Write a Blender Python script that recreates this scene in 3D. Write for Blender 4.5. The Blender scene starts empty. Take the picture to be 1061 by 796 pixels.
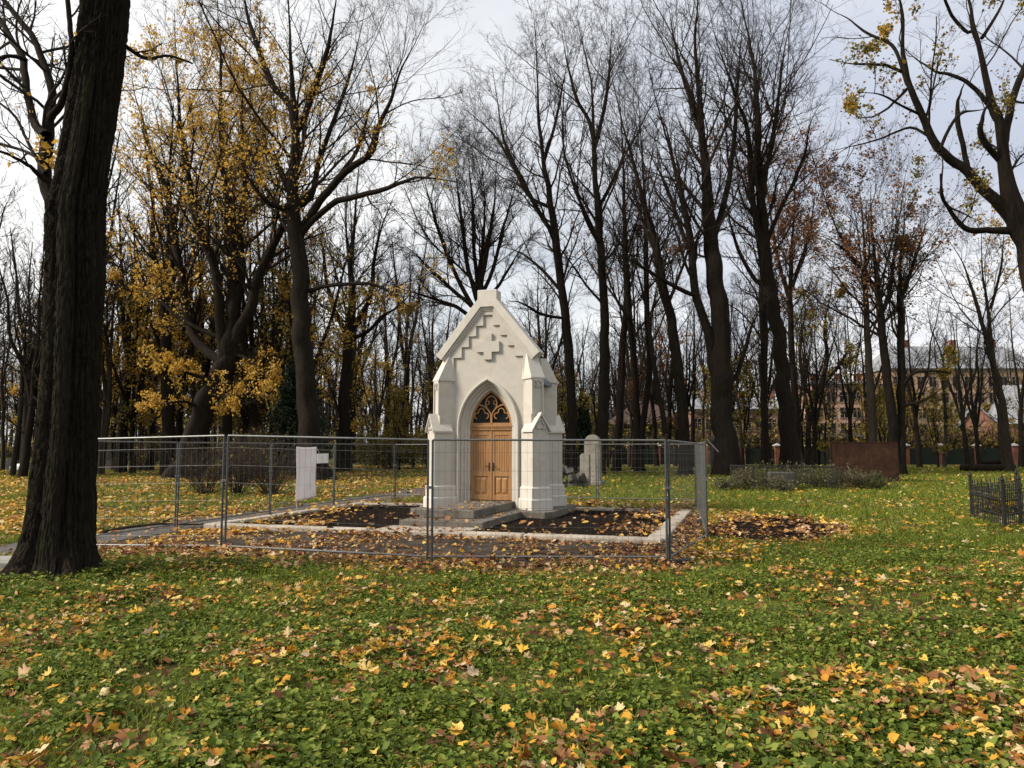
import bpy, bmesh, math, random
import numpy as np
from mathutils import Vector, Matrix

S = bpy.context.scene
COL = S.collection
R = math.radians
PI = math.pi

# ------------------------------------------------------------------ camera, sky, sun, exposure
EYE = 1.75
FPX = 797.0
PITCH = math.atan(66.0 / FPX)
cam_d = bpy.data.cameras.new("camera")
cam = bpy.data.objects.new("camera", cam_d)
COL.objects.link(cam)
cam.location = (0, 0, EYE)
cam.rotation_euler = (R(90) + PITCH, 0, 0)
cam_d.sensor_width = 36.0
cam_d.lens = 36.0 * FPX / 1061.0
cam_d.clip_start = 0.05
cam_d.clip_end = 2000.0
S.camera = cam

SUN_AZ = -106.0      # degrees clockwise from +Y: the sun stands to the left, a little in front of the lens plane
SUN_EL = 35.0
world = bpy.data.worlds.new("World")
S.world = world
world.use_nodes = True
wt = world.node_tree
wt.nodes.clear()
def wn(t, **kw):
    n = wt.nodes.new(t)
    for k, v in kw.items():
        setattr(n, k, v)
    return n
w_out = wn('ShaderNodeOutputWorld')
w_bg = wn('ShaderNodeBackground')
w_bg.inputs['Strength'].default_value = 0.10
w_sky = wn('ShaderNodeTexSky', sky_type='NISHITA')
w_sky.sun_disc = False
w_sky.sun_elevation = R(SUN_EL)
w_sky.sun_rotation = R(SUN_AZ)
w_sky.air_density = 1.2
w_sky.dust_density = 1.5
w_tc = wn('ShaderNodeTexCoord')
w_sep = wn('ShaderNodeSeparateXYZ')
wt.links.new(w_tc.outputs['Generated'], w_sep.inputs[0])
w_z = wn('ShaderNodeMath', operation='MAXIMUM'); w_z.inputs[1].default_value = 0.0
wt.links.new(w_sep.outputs['Z'], w_z.inputs[0])
w_za = wn('ShaderNodeMath', operation='ADD'); w_za.inputs[1].default_value = 0.22
wt.links.new(w_z.outputs[0], w_za.inputs[0])
w_dx = wn('ShaderNodeMath', operation='DIVIDE'); w_dy = wn('ShaderNodeMath', operation='DIVIDE')
wt.links.new(w_sep.outputs['X'], w_dx.inputs[0]); wt.links.new(w_za.outputs[0], w_dx.inputs[1])
wt.links.new(w_sep.outputs['Y'], w_dy.inputs[0]); wt.links.new(w_za.outputs[0], w_dy.inputs[1])
w_cmb = wn('ShaderNodeCombineXYZ')
wt.links.new(w_dx.outputs[0], w_cmb.inputs['X']); wt.links.new(w_dy.outputs[0], w_cmb.inputs['Y'])
w_n1 = wn('ShaderNodeTexNoise'); w_n1.inputs['Scale'].default_value = 1.1
w_n1.inputs['Detail'].default_value = 7; w_n1.inputs['Roughness'].default_value = 0.55
w_n1.inputs['Distortion'].default_value = 0.4
wt.links.new(w_cmb.outputs[0], w_n1.inputs['Vector'])
# cloud tone: bright white to soft grey
w_r1 = wn('ShaderNodeValToRGB')
w_r1.color_ramp.elements[0].position = 0.36; w_r1.color_ramp.elements[0].color = (4.3, 4.45, 4.8, 1)
w_r1.color_ramp.elements[1].position = 0.62; w_r1.color_ramp.elements[1].color = (8.6, 8.55, 8.45, 1)
wt.links.new(w_n1.outputs['Fac'], w_r1.inputs[0])
# a few thin places where the blue shows
w_n2 = wn('ShaderNodeTexNoise'); w_n2.inputs['Scale'].default_value = 0.8
w_n2.inputs['Detail'].default_value = 5
w_map = wn('ShaderNodeMapping'); w_map.inputs['Location'].default_value = (3.1, 1.7, 0.0)
wt.links.new(w_cmb.outputs[0], w_map.inputs['Vector']); wt.links.new(w_map.outputs[0], w_n2.inputs['Vector'])
w_r2 = wn('ShaderNodeValToRGB')
w_r2.color_ramp.elements[0].position = 0.35; w_r2.color_ramp.elements[0].color = (0.72, 0.72, 0.72, 1)
w_r2.color_ramp.elements[1].position = 0.6; w_r2.color_ramp.elements[1].color = (1, 1, 1, 1)
wt.links.new(w_n2.outputs['Fac'], w_r2.inputs[0])
w_mix = wn('ShaderNodeMix', data_type='RGBA')
wt.links.new(w_r2.outputs[0], w_mix.inputs[0])
wt.links.new(w_sky.outputs[0], w_mix.inputs[6]); wt.links.new(w_r1.outputs[0], w_mix.inputs[7])
# thinner, blue grey cloud high on the right
w_dir = wn('ShaderNodeVectorMath', operation='DOT_PRODUCT'); w_dir.inputs[1].default_value = Vector((0.42, 0.76, 0.50)).normalized()
wt.links.new(w_tc.outputs['Generated'], w_dir.inputs[0])
w_pr = wn('ShaderNodeMapRange'); w_pr.inputs[1].default_value = 0.86; w_pr.inputs[2].default_value = 0.99; w_pr.inputs[3].default_value = 0.0; w_pr.inputs[4].default_value = 0.75
wt.links.new(w_dir.outputs['Value'], w_pr.inputs[0])
w_pm = wn('ShaderNodeMath', operation='MULTIPLY')
w_n3 = wn('ShaderNodeMapRange'); w_n3.inputs[1].default_value = 0.66; w_n3.inputs[2].default_value = 0.40; w_n3.inputs[3].default_value = 0.25; w_n3.inputs[4].default_value = 1.0
wt.links.new(w_n1.outputs['Fac'], w_n3.inputs[0])
wt.links.new(w_pr.outputs[0], w_pm.inputs[0]); wt.links.new(w_n3.outputs[0], w_pm.inputs[1])
w_mix2 = wn('ShaderNodeMix', data_type='RGBA'); w_mix2.inputs[7].default_value = (4.3, 4.75, 5.8, 1)
wt.links.new(w_pm.outputs[0], w_mix2.inputs[0]); wt.links.new(w_mix.outputs[2], w_mix2.inputs[6])
# the cloud is whitest on the side of the sun
w_dir2 = wn('ShaderNodeVectorMath', operation='DOT_PRODUCT'); w_dir2.inputs[1].default_value = Vector((-0.80, 0.55, 0.22)).normalized()
wt.links.new(w_tc.outputs['Generated'], w_dir2.inputs[0])
w_p2 = wn('ShaderNodeMapRange'); w_p2.inputs[1].default_value = 0.62; w_p2.inputs[2].default_value = 1.0; w_p2.inputs[3].default_value = 0.0; w_p2.inputs[4].default_value = 0.85
wt.links.new(w_dir2.outputs['Value'], w_p2.inputs[0])
w_mix3 = wn('ShaderNodeMix', data_type='RGBA'); w_mix3.inputs[7].default_value = (9.6, 9.5, 9.3, 1)
wt.links.new(w_p2.outputs[0], w_mix3.inputs[0]); wt.links.new(w_mix2.outputs[2], w_mix3.inputs[6])
wt.links.new(w_mix3.outputs[2], w_bg.inputs['Color'])
wt.links.new(w_bg.outputs[0], w_out.inputs[0])

sun_d = bpy.data.lights.new("sun", 'SUN')
sun_d.energy = 4.2
sun_d.angle = R(14)
sun_d.color = (1.0, 0.90, 0.76)
sun = bpy.data.objects.new("sun", sun_d)
COL.objects.link(sun)
_sd = Vector((math.sin(R(SUN_AZ)) * math.cos(R(SUN_EL)), math.cos(R(SUN_AZ)) * math.cos(R(SUN_EL)), math.sin(R(SUN_EL))))
sun.rotation_euler = (-_sd).to_track_quat('-Z', 'Y').to_euler()
sun.location = _sd * 60

S.view_settings.view_transform = 'Standard'
S.view_settings.look = 'None'
S.view_settings.gamma = 1.0
S.view_settings.exposure = 0.50
S.view_settings.use_curve_mapping = False
S.render.engine = 'CYCLES'
S.cycles.max_bounces = 6
S.cycles.diffuse_bounces = 3
S.cycles.transparent_max_bounces = 6

# ------------------------------------------------------------------ where a point of the ground lies
_c, _s = math.cos(PITCH), math.sin(PITCH)
def H(x, y):
    """height of the ground: almost flat, a low swell round the big tree"""
    return 0.13 * np.exp(-(((x + 5.3) / 2.4) ** 2 + ((y - 11.3) / 1.5) ** 2))
def ray(px, py):
    v = 398.0 - py
    return (px - 530.5, FPX * _c - v * _s, FPX * _s + v * _c)
def P(px, py, Y):
    a, b, c = ray(px, py)
    k = Y / b
    return Vector((a * k, Y, EYE + c * k))
def G(px, py):
    a, b, c = ray(px, py)
    k = -EYE / c
    return Vector((a * k, b * k, 0.0))
def MPP(Y):
    return Y / FPX

# ------------------------------------------------------------------ object helpers
def tag(o, label=None, cat=None, group=None, kind=None):
    if label: o['label'] = label
    if cat: o['category'] = cat
    if group: o['group'] = group
    if kind: o['kind'] = kind
    return o
def thing(name, label, cat, loc=(0, 0, 0), rz=0.0, group=None):
    o = bpy.data.objects.new(name, None)
    COL.objects.link(o)
    o.location = loc
    o.rotation_euler = (0, 0, rz)
    o.empty_display_size = 0.2
    return tag(o, label, cat, group)
def link(name, me, parent=None):
    o = bpy.data.objects.new(name, me)
    COL.objects.link(o)
    if parent is not None:
        o.parent = parent
    return o
def copy_tree(o, parent=None):
    c = o.copy()
    COL.objects.link(c)
    if parent is not None:
        c.parent = parent
    for ch in o.children:
        copy_tree(ch, c)
    return c
def np_mesh(name, V, quads=None, tris=None, mat=None, smooth=False):
    me = bpy.data.meshes.new(name)
    V = np.ascontiguousarray(V, dtype=np.float32)
    me.vertices.add(len(V))
    me.vertices.foreach_set('co', V.ravel())
    loops = []
    starts = []
    n0 = 0
    if quads is not None and len(quads):
        q = np.asarray(quads, dtype=np.int32)
        loops.append(q.ravel()); starts.append(n0 + 4 * np.arange(len(q))); n0 += 4 * len(q)
    if tris is not None and len(tris):
        t = np.asarray(tris, dtype=np.int32)
        loops.append(t.ravel()); starts.append(n0 + 3 * np.arange(len(t))); n0 += 3 * len(t)
    L = np.concatenate(loops).astype(np.int32)
    st = np.concatenate(starts).astype(np.int32)
    me.loops.add(len(L))
    me.loops.foreach_set('vertex_index', L)
    me.polygons.add(len(st))
    me.polygons.foreach_set('loop_start', st)
    if smooth:
        me.polygons.foreach_set('use_smooth', np.ones(len(st), dtype=bool))
    if mat is not None:
        me.materials.append(mat)
    me.update(calc_edges=True)
    return me

class MB:
    """collects shapes in one mesh; X is the frame they are placed in"""
    def __init__(self, X=None):
        self.v = []; self.f = []; self.mi = []; self.X = X or Matrix.Identity(4); self.m = 0
    def add(self, vs, fs):
        b = len(self.v)
        self.v += [self.X @ Vector(p) for p in vs]
        self.f += [tuple(b + i for i in f) for f in fs]
        self.mi += [self.m] * len(fs)
    def box(self, x0, x1, y0, y1, z0, z1):
        self.add([(x0, y0, z0), (x1, y0, z0), (x1, y1, z0), (x0, y1, z0), (x0, y0, z1), (x1, y0, z1), (x1, y1, z1), (x0, y1, z1)],
                 [(0, 3, 2, 1), (4, 5, 6, 7), (0, 1, 5, 4), (1, 2, 6, 5), (2, 3, 7, 6), (3, 0, 4, 7)])
    def bbox(self, x0, x1, y0, y1, z0, z1, b=0.01):
        """box with chamfered top rim"""
        self.frust((x0, x1, y0, y1, z0), (x0, x1, y0, y1, z1 - b), cap=False)
        self.frust((x0, x1, y0, y1, z1 - b), (x0 + b, x1 - b, y0 + b, y1 - b, z1), bottom=False)
    def frust(self, a, b, cap=True, bottom=True):
        x0, x1, y0, y1, z = a
        X0, X1, Y0, Y1, Z = b
        f = [(0, 1, 5, 4), (1, 2, 6, 5), (2, 3, 7, 6), (3, 0, 4, 7)]
        if bottom: f.append((0, 3, 2, 1))
        if cap: f.append((4, 5, 6, 7))
        self.add([(x0, y0, z), (x1, y0, z), (x1, y1, z), (x0, y1, z), (X0, Y0, Z), (X1, Y0, Z), (X1, Y1, Z), (X0, Y1, Z)], f)
    def prism(self, poly, y0, y1):
        """polygon in (x, z), counter-clockwise seen from -y, stretched from y0 (front) to y1"""
        n = len(poly)
        vs = [(p[0], y0, p[1]) for p in poly] + [(p[0], y1, p[1]) for p in poly]
        fs = [tuple(range(n)), tuple(range(2 * n - 1, n - 1, -1))]
        fs += [(i, n + i, n + (i + 1) % n, (i + 1) % n) for i in range(n)]
        self.add(vs, fs)
    def slab(self, poly, z0, z1):
        """polygon in (x, y), counter-clockwise from above"""
        n = len(poly)
        vs = [(p[0], p[1], z1) for p in poly] + [(p[0], p[1], z0) for p in poly]
        fs = [tuple(range(n)), tuple(range(2 * n - 1, n - 1, -1))]
        fs += [(i, n + i, n + (i + 1) % n, (i + 1) % n) for i in range(n)]
        self.add(vs, fs)
    def ribbon(self, pts, w, y0, y1, closed=False):
        """a flat bar of width w along a path in (x, z), from y0 to y1 deep"""
        n = len(pts)
        A = np.array(pts, dtype=float)
        if closed:
            T = np.roll(A, -1, 0) - np.roll(A, 1, 0)
        else:
            T = np.gradient(A, axis=0)
        T /= np.maximum(np.linalg.norm(T, axis=1, keepdims=True), 1e-9)
        N = np.stack([-T[:, 1], T[:, 0]], 1) * (w / 2)
        m = n if closed else n - 1
        vs, fs = [], []
        for i in range(n):
            a = A[i] + N[i]; b = A[i] - N[i]
            vs += [(a[0], y0, a[1]), (b[0], y0, b[1]), (b[0], y1, b[1]), (a[0], y1, a[1])]
        for i in range(m):
            p = 4 * i; q = 4 * ((i + 1) % n)
            for k in range(4):
                fs.append((p + k, p + (k + 1) % 4, q + (k + 1) % 4, q + k))
        if not closed:
            fs.append((3, 2, 1, 0)); e = 4 * (n - 1); fs.append((e, e + 1, e + 2, e + 3))
        self.add(vs, fs)
    def tube(self, pts, r, k=8, caps=True):
        pts = [Vector(p) for p in pts]
        n = len(pts)
        rr = r if hasattr(r, '__len__') else [r] * n
        vs, fs = [], []
        m = (pts[-1] - pts[0])
        ref = min((Vector((1, 0, 0)), Vector((0, 1, 0)), Vector((0, 0, 1))), key=lambda a: abs(m.dot(a)))
        for i, p in enumerate(pts):
            t = (pts[min(i + 1, n - 1)] - pts[max(i - 1, 0)]).normalized()
            u = t.cross(ref).normalized(); w = t.cross(u)
            for j in range(k):
                a = 2 * PI * j / k
                vs.append(p + (u * math.cos(a) + w * math.sin(a)) * rr[i])
        for i in range(n - 1):
            for j in range(k):
                fs.append((i * k + j, i * k + (j + 1) % k, (i + 1) * k + (j + 1) % k, (i + 1) * k + j))
        if caps:
            fs.append(tuple(range(k - 1, -1, -1))); fs.append(tuple((n - 1) * k + j for j in range(k)))
        self.add(vs, fs)
    def build(self, name, mats, parent=None, smooth=False, bevel=0.0):
        me = bpy.data.meshes.new(name)
        me.from_pydata([tuple(p) for p in self.v], [], self.f)
        for m in (mats if isinstance(mats, (list, tuple)) else [mats]):
            me.materials.append(m)
        if isinstance(mats, (list, tuple)) and len(mats) > 1:
            me.polygons.foreach_set('material_index', np.array(self.mi, dtype=np.int32))
        if smooth:
            me.polygons.foreach_set('use_smooth', np.ones(len(me.polygons), dtype=bool))
        bm = bmesh.new(); bm.from_mesh(me)
        bmesh.ops.recalc_face_normals(bm, faces=bm.faces)
        bm.to_mesh(me); bm.free()
        me.update()
        o = link(name, me, parent)
        if bevel > 0:
            b = o.modifiers.new('edge', 'BEVEL'); b.width = bevel; b.segments = 2; b.limit_method = 'ANGLE'; b.angle_limit = R(35)
        return o

def put(o, loc, rz=0.0):
    o.location = loc
    o.rotation_euler = (0, 0, rz)
    return o

# ------------------------------------------------------------------ materials
def material(name, color, rough=0.8, var=0.25, scale=6.0, detail=6, bump=0.0, bscale=None, col2=None, metal=0.0, stretch=None,
             spec=0.3, island=None, sss=0.0, grime=None, coords='Object'):
    m = bpy.data.materials.new(name); m.use_nodes = True
    nt = m.node_tree; N = nt.nodes; L = nt.links
    b = N['Principled BSDF']
    b.inputs['Roughness'].default_value = rough
    b.inputs['Metallic'].default_value = metal
    b.inputs['Specular IOR Level'].default_value = spec
    tc = N.new('ShaderNodeTexCoord')
    vec = tc.outputs[coords]
    if stretch:
        mp = N.new('ShaderNodeMapping'); mp.inputs['Scale'].default_value = stretch
        L.new(vec, mp.inputs['Vector']); vec = mp.outputs[0]
    nz = N.new('ShaderNodeTexNoise'); nz.inputs['Scale'].default_value = scale
    nz.inputs['Detail'].default_value = detail; nz.inputs['Roughness'].default_value = 0.6
    L.new(vec, nz.inputs['Vector'])
    cr = N.new('ShaderNodeValToRGB')
    c2 = col2 or tuple(min(1, c * (1 + var)) for c in color)
    c1 = color if col2 else tuple(c * (1 - var) for c in color)
    cr.color_ramp.elements[0].position = 0.33; cr.color_ramp.elements[0].color = (*c1, 1)
    cr.color_ramp.elements[1].position = 0.67; cr.color_ramp.elements[1].color = (*c2, 1)
    L.new(nz.outputs['Fac'], cr.inputs[0])
    out = cr.outputs[0]
    if grime:                                   # (colour, scale, low, high): stains of their own shape
        gn = N.new('ShaderNodeTexNoise'); gn.inputs['Scale'].default_value = grime[1]; gn.inputs['Detail'].default_value = 8
        gn.inputs['Roughness'].default_value = 0.7
        L.new(vec, gn.inputs['Vector'])
        gr = N.new('ShaderNodeMapRange'); gr.inputs[1].default_value = grime[2]; gr.inputs[2].default_value = grime[3]
        L.new(gn.outputs['Fac'], gr.inputs[0])
        mx = N.new('ShaderNodeMix'); mx.data_type = 'RGBA'
        L.new(gr.outputs[0], mx.inputs[0]); L.new(out, mx.inputs[6]); mx.inputs[7].default_value = (*grime[0], 1)
        out = mx.outputs[2]
    L.new(out, b.inputs['Base Color'])
    if bump:
        bn = N.new('ShaderNodeTexNoise'); bn.inputs['Scale'].default_value = bscale or scale * 3
        bn.inputs['Detail'].default_value = 6
        L.new(vec, bn.inputs['Vector'])
        bp = N.new('ShaderNodeBump'); bp.inputs['Strength'].default_value = bump; bp.inputs['Distance'].default_value = 0.02
        L.new(bn.outputs['Fac'], bp.inputs['Height']); L.new(bp.outputs[0], b.inputs['Normal'])
    return m

def leaf_material(name, stops, rough=0.55, trans=0.25, spec=0.35):
    """every leaf (mesh island) takes a colour of its own from the ramp"""
    m = bpy.data.materials.new(name); m.use_nodes = True
    nt = m.node_tree; N = nt.nodes; L = nt.links
    b = N['Principled BSDF']; out = N['Material Output']
    b.inputs['Roughness'].default_value = rough
    b.inputs['Specular IOR Level'].default_value = spec
    g = N.new('ShaderNodeNewGeometry')
    cr = N.new('ShaderNodeValToRGB'); cr.color_ramp.interpolation = 'LINEAR'
    e = cr.color_ramp.elements
    e[0].position = stops[0][0]; e[0].color = (*stops[0][1], 1)
    e[1].position = stops[-1][0]; e[1].color = (*stops[-1][1], 1)
    for p, c in stops[1:-1]:
        k = e.new(p); k.color = (*c, 1)
    L.new(g.outputs['Random Per Island'], cr.inputs[0])
    L.new(cr.outputs[0], b.inputs['Base Color'])
    if trans > 0:
        t = N.new('ShaderNodeBsdfTranslucent'); L.new(cr.outputs[0], t.inputs['Color'])
        mx = N.new('ShaderNodeMixShader'); mx.inputs[0].default_value = trans
        L.new(b.outputs[0], mx.inputs[1]); L.new(t.outputs[0], mx.inputs[2]); L.new(mx.outputs[0], out.inputs['Surface'])
    return m

def brick_material(name, c1, c2, mortar, scale=1.0, rough=0.9, bw=0.25, bh=0.075):
    m = bpy.data.materials.new(name); m.use_nodes = True
    nt = m.node_tree; N = nt.nodes; L = nt.links
    b = N['Principled BSDF']; b.inputs['Roughness'].default_value = rough; b.inputs['Specular IOR Level'].default_value = 0.2
    tc = N.new('ShaderNodeTexCoord')
    sp = N.new('ShaderNodeSeparateXYZ'); L.new(tc.outputs['Object'], sp.inputs[0])
    ad = N.new('ShaderNodeMath'); ad.operation = 'ADD'
    L.new(sp.outputs[0], ad.inputs[0]); L.new(sp.outputs[1], ad.inputs[1])
    cb = N.new('ShaderNodeCombineXYZ'); L.new(ad.outputs[0], cb.inputs[0]); L.new(sp.outputs[2], cb.inputs[1])
    br = N.new('ShaderNodeTexBrick'); br.inputs['Scale'].default_value = scale
    br.inputs['Brick Width'].default_value = bw; br.inputs['Row Height'].default_value = bh
    br.inputs['Mortar Size'].default_value = 0.008
    br.inputs['Color1'].default_value = (*c1, 1); br.inputs['Color2'].default_value = (*c2, 1); br.inputs['Mortar'].default_value = (*mortar, 1)
    L.new(cb.outputs[0], br.inputs['Vector'])
    nz = N.new('ShaderNodeTexNoise'); nz.inputs['Scale'].default_value = 1.5; nz.inputs['Detail'].default_value = 6
    L.new(tc.outputs['Object'], nz.inputs['Vector'])
    mr = N.new('ShaderNodeMapRange'); mr.inputs[1].default_value = 0.3; mr.inputs[2].default_value = 0.7
    mr.inputs[3].default_value = 0.6; mr.inputs[4].default_value = 1.25
    L.new(nz.outputs['Fac'], mr.inputs[0])
    mx = N.new('ShaderNodeMix'); mx.data_type = 'RGBA'; mx.blend_type = 'MULTIPLY'; mx.inputs[0].default_value = 1.0
    L.new(br.outputs['Color'], mx.inputs[6]); L.new(mr.outputs[0], mx.inputs[7])
    L.new(mx.outputs[2], b.inputs['Base Color'])
    return m

M = {}
M['plaster'] = material('plaster', (0.455, 0.43, 0.385), 0.85, 0.06, 2.5, bump=0.12, bscale=60, grime=((0.36, 0.33, 0.28), 2.6, 0.48, 0.82))
M['plaster_trim'] = material('plaster_trim', (0.50, 0.475, 0.43), 0.8, 0.06, 4, bump=0.08, bscale=60, grime=((0.43, 0.39, 0.32), 3.2, 0.52, 0.88))
M['roof_zinc'] = material('roof_zinc', (0.16, 0.18, 0.21), 0.5, 0.2, 3, metal=0.4)
M['oak'] = material('oak', (0.30, 0.155, 0.060), 0.5, 0.18, 5, stretch=(6, 6, 0.6), bump=0.1, spec=0.4)
M['oak_dark'] = material('oak_dark', (0.30, 0.135, 0.04), 0.5, 0.2, 5, stretch=(6, 6, 0.6), spec=0.4)
M['glass_dark'] = material('glass_dark', (0.008, 0.008, 0.0085), 0.25, 0.2, 3, spec=0.18)
M['iron'] = material('iron', (0.02, 0.019, 0.018), 0.6, 0.4, 12, metal=0.3)
M['galv'] = material('galv', (0.075, 0.082, 0.085), 0.5, 0.25, 14, metal=0.5)
M['galv_light'] = material('galv_light', (0.15, 0.155, 0.155), 0.45, 0.2, 14, metal=0.5)
M['wire'] = material('wire', (0.075, 0.075, 0.075), 0.5, 0.2, 8, metal=0.4)
M['granite'] = material('granite', (0.135, 0.12, 0.10), 0.85, 0.35, 40, bump=0.3, bscale=90, grime=((0.055, 0.048, 0.038), 2.2, 0.45, 0.72))
M['granite_light'] = material('granite_light', (0.33, 0.285, 0.235), 0.85, 0.25, 40, bump=0.2, bscale=80, grime=((0.15, 0.13, 0.10), 2.0, 0.5, 0.75))
M['kerb'] = material('kerb', (0.40, 0.355, 0.295), 0.9, 0.15, 9, bump=0.4, bscale=30, grime=((0.17, 0.14, 0.105), 3.5, 0.46, 0.74))
M['concrete'] = material('concrete', (0.28, 0.27, 0.25), 0.9, 0.2, 12, bump=0.3, bscale=50, grime=((0.12, 0.12, 0.09), 3, 0.5, 0.8))
M['bark'] = material('bark', (0.0165, 0.0125, 0.0095), 0.95, 0.5, 3.0, stretch=(5, 5, 0.8), bump=0.9, bscale=12, spec=0.1,
                     grime=((0.020, 0.021, 0.010), 1.2, 0.55, 0.8))
M['bark_pale'] = material('bark_pale', (0.032, 0.025, 0.019), 0.95, 0.45, 3.0, stretch=(5, 5, 0.8), bump=0.7, bscale=12, spec=0.1,
                          grime=((0.042, 0.046, 0.025), 1.2, 0.55, 0.8))
M['twig'] = material('twig', (0.026, 0.019, 0.0145), 0.9, 0.3, 3, spec=0.15)
M['twig_brown'] = material('twig_brown', (0.042, 0.030, 0.022), 0.9, 0.3, 3, spec=0.15)
M['banner'] = material('banner', (0.78, 0.74, 0.75), 0.6, 0.05, 2.5, grime=((0.74, 0.60, 0.63), 1.6, 0.5, 0.75))
M['sign_white'] = material('sign_white', (0.72, 0.72, 0.72), 0.5, 0.05, 6)
M['white_paint'] = material('white_paint', (0.78, 0.78, 0.76), 0.7, 0.06, 3)
M['rust'] = material('rust', (0.016, 0.0090, 0.0066), 0.95, 0.35, 2.5, bump=0.4, col2=(0.036, 0.0175, 0.0115), grime=((0.062, 0.030, 0.016), 2.2, 0.52, 0.75), spec=0.1)
M['stone_grey'] = material('stone_grey', (0.22, 0.205, 0.175), 0.9, 0.3, 6, bump=0.4, grime=((0.09, 0.09, 0.07), 3, 0.5, 0.72))
M['stone_dark'] = material('stone_dark', (0.060, 0.058, 0.055), 0.9, 0.35, 5, bump=0.4)
M['green_board'] = material('green_board', (0.012, 0.020, 0.012), 0.7, 0.35, 4, stretch=(12, 12, 0.5))
M['old_wood'] = material('old_wood', (0.022, 0.017, 0.014), 0.9, 0.4, 5, stretch=(10, 10, 0.6))
M['dark_roof'] = material('dark_roof', (0.075, 0.05, 0.042), 0.9, 0.4, 6, bump=0.3)
M['shed_roof'] = material('shed_roof', (0.035, 0.034, 0.034), 0.9, 0.3, 4)
M['shed_wall'] = material('shed_wall', (0.12, 0.115, 0.11), 0.85, 0.25, 2, stretch=(8, 8, 1))
M['metal_roof'] = material('metal_roof', (0.27, 0.28, 0.30), 0.45, 0.2, 1.2, metal=0.3, grime=((0.16, 0.15, 0.14), 1.5, 0.5, 0.7))
M['ochre'] = material('ochre', (0.42, 0.285, 0.175), 0.9, 0.15, 0.6, grime=((0.30, 0.19, 0.10), 0.8, 0.5, 0.8))
M['pink'] = material('pink', (0.48, 0.29, 0.215), 0.9, 0.15, 0.6, grime=((0.26, 0.16, 0.13), 0.8, 0.5, 0.8))
M['salmon'] = material('salmon', (0.25, 0.145, 0.105), 0.9, 0.2, 0.6, grime=((0.15, 0.09, 0.07), 0.8, 0.5, 0.8))
M['frame_light'] = material('frame_light', (0.24, 0.20, 0.165), 0.8, 0.1, 3)
M['brick'] = brick_material('brick', (0.26, 0.075, 0.045), (0.20, 0.055, 0.035), (0.22, 0.17, 0.13))
M['brick_house'] = brick_material('brick_house', (0.25, 0.105, 0.070), (0.20, 0.085, 0.058), (0.26, 0.19, 0.15))
M['cap_stone'] = material('cap_stone', (0.42, 0.41, 0.39), 0.85, 0.2, 5)
M['rubber'] = material('rubber', (0.018, 0.018, 0.018), 0.9, 0.3, 10)
M['yew'] = leaf_material('yew', [(0, (0.008, 0.018, 0.008)), (0.6, (0.016, 0.032, 0.012)), (1, (0.03, 0.05, 0.018))], 0.7, 0.1)
M['leaf_yellow'] = leaf_material('leaf_yellow', [(0, (0.38, 0.20, 0.03)), (0.4, (0.58, 0.34, 0.05)), (0.75, (0.66, 0.44, 0.09)), (1, (0.40, 0.30, 0.07))], 0.6, 0.5)
M['leaf_olive'] = leaf_material('leaf_olive', [(0, (0.10, 0.09, 0.02)), (0.5, (0.20, 0.16, 0.03)), (1, (0.34, 0.22, 0.03))], 0.6, 0.4)
M['leaf_rust'] = leaf_material('leaf_rust', [(0, (0.12, 0.045, 0.02)), (0.5, (0.22, 0.095, 0.038)), (1, (0.34, 0.17, 0.06))], 0.7, 0.45)
M['leaf_green'] = leaf_material('leaf_green', [(0, (0.03, 0.045, 0.012)), (0.5, (0.06, 0.085, 0.022)), (1, (0.16, 0.16, 0.03))], 0.6, 0.35)
# ------------------------------------------------------------------ the lie of the place
ALPHA = R(17.0)
CO = Vector((-0.62, 20.05, 0.0))          # middle of the chapel's front wall
_ca, _sa = math.cos(ALPHA), math.sin(ALPHA)
def UV(x, y):
    dx = x - CO.x; dy = y - CO.y
    return dx * _ca - dy * _sa, dx * _sa + dy * _ca
def W(u, v, z=0.0):
    return Vector((CO.x + u * _ca + v * _sa, CO.y - u * _sa + v * _ca, z))

FENCE = [Vector((-7.95, 12.95, 0)), Vector((-4.52, 12.2, 0)), Vector((-1.22, 11.55, 0)), Vector((2.33, 11.55, 0)), Vector((3.66, 14.6, 0)),
         Vector((4.37, 17.9, 0)), Vector((5.05, 21.3, 0)), Vector((6.05, 24.1, 0)), Vector((2.75, 25.0, 0)), Vector((-0.65, 25.85, 0)),
         Vector((-4.05, 26.7, 0)), Vector((-5.35, 23.3, 0)), Vector((-6.2, 19.9, 0)), Vector((-7.08, 16.4, 0))]
PATH = np.array([(-11.5, 8.2), (-9.3, 11.2), (-8.2, 13.8), (-7.7, 16.0), (-6.9, 18.5), (-5.75, 22.3), (-4.6, 26.6), (-3.4, 32.0), (-1.5, 40.0), (1.0, 52.0)])

def vnoise(x, y, s, seed=0):
    x = np.asarray(x, dtype=np.float64) * s + 1000.5 + seed * 17.3; y = np.asarray(y, dtype=np.float64) * s + 1000.5 + seed * 31.7
    ix = np.floor(x).astype(np.int64); iy = np.floor(y).astype(np.int64)
    fx = x - ix; fy = y - iy
    fx = fx * fx * (3 - 2 * fx); fy = fy * fy * (3 - 2 * fy)
    def h(a, b):
        n = (a * 374761393 + b * 668265263 + seed * 144665) & 0x7fffffff
        n = ((n ^ (n >> 13)) * 1274126177) & 0x7fffffff
        return ((n ^ (n >> 16)) & 0xffff) / 65535.0
    return (h(ix, iy) * (1 - fx) + h(ix + 1, iy) * fx) * (1 - fy) + (h(ix, iy + 1) * (1 - fx) + h(ix + 1, iy + 1) * fx) * fy
def fbm(x, y, s, seed=0, o=3):
    t = 0; a = 0.5; n = 0
    for i in range(o):
        t = t + a * vnoise(x, y, s, seed + i); n += a; a *= 0.5; s *= 2.1
    return t / n
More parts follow.
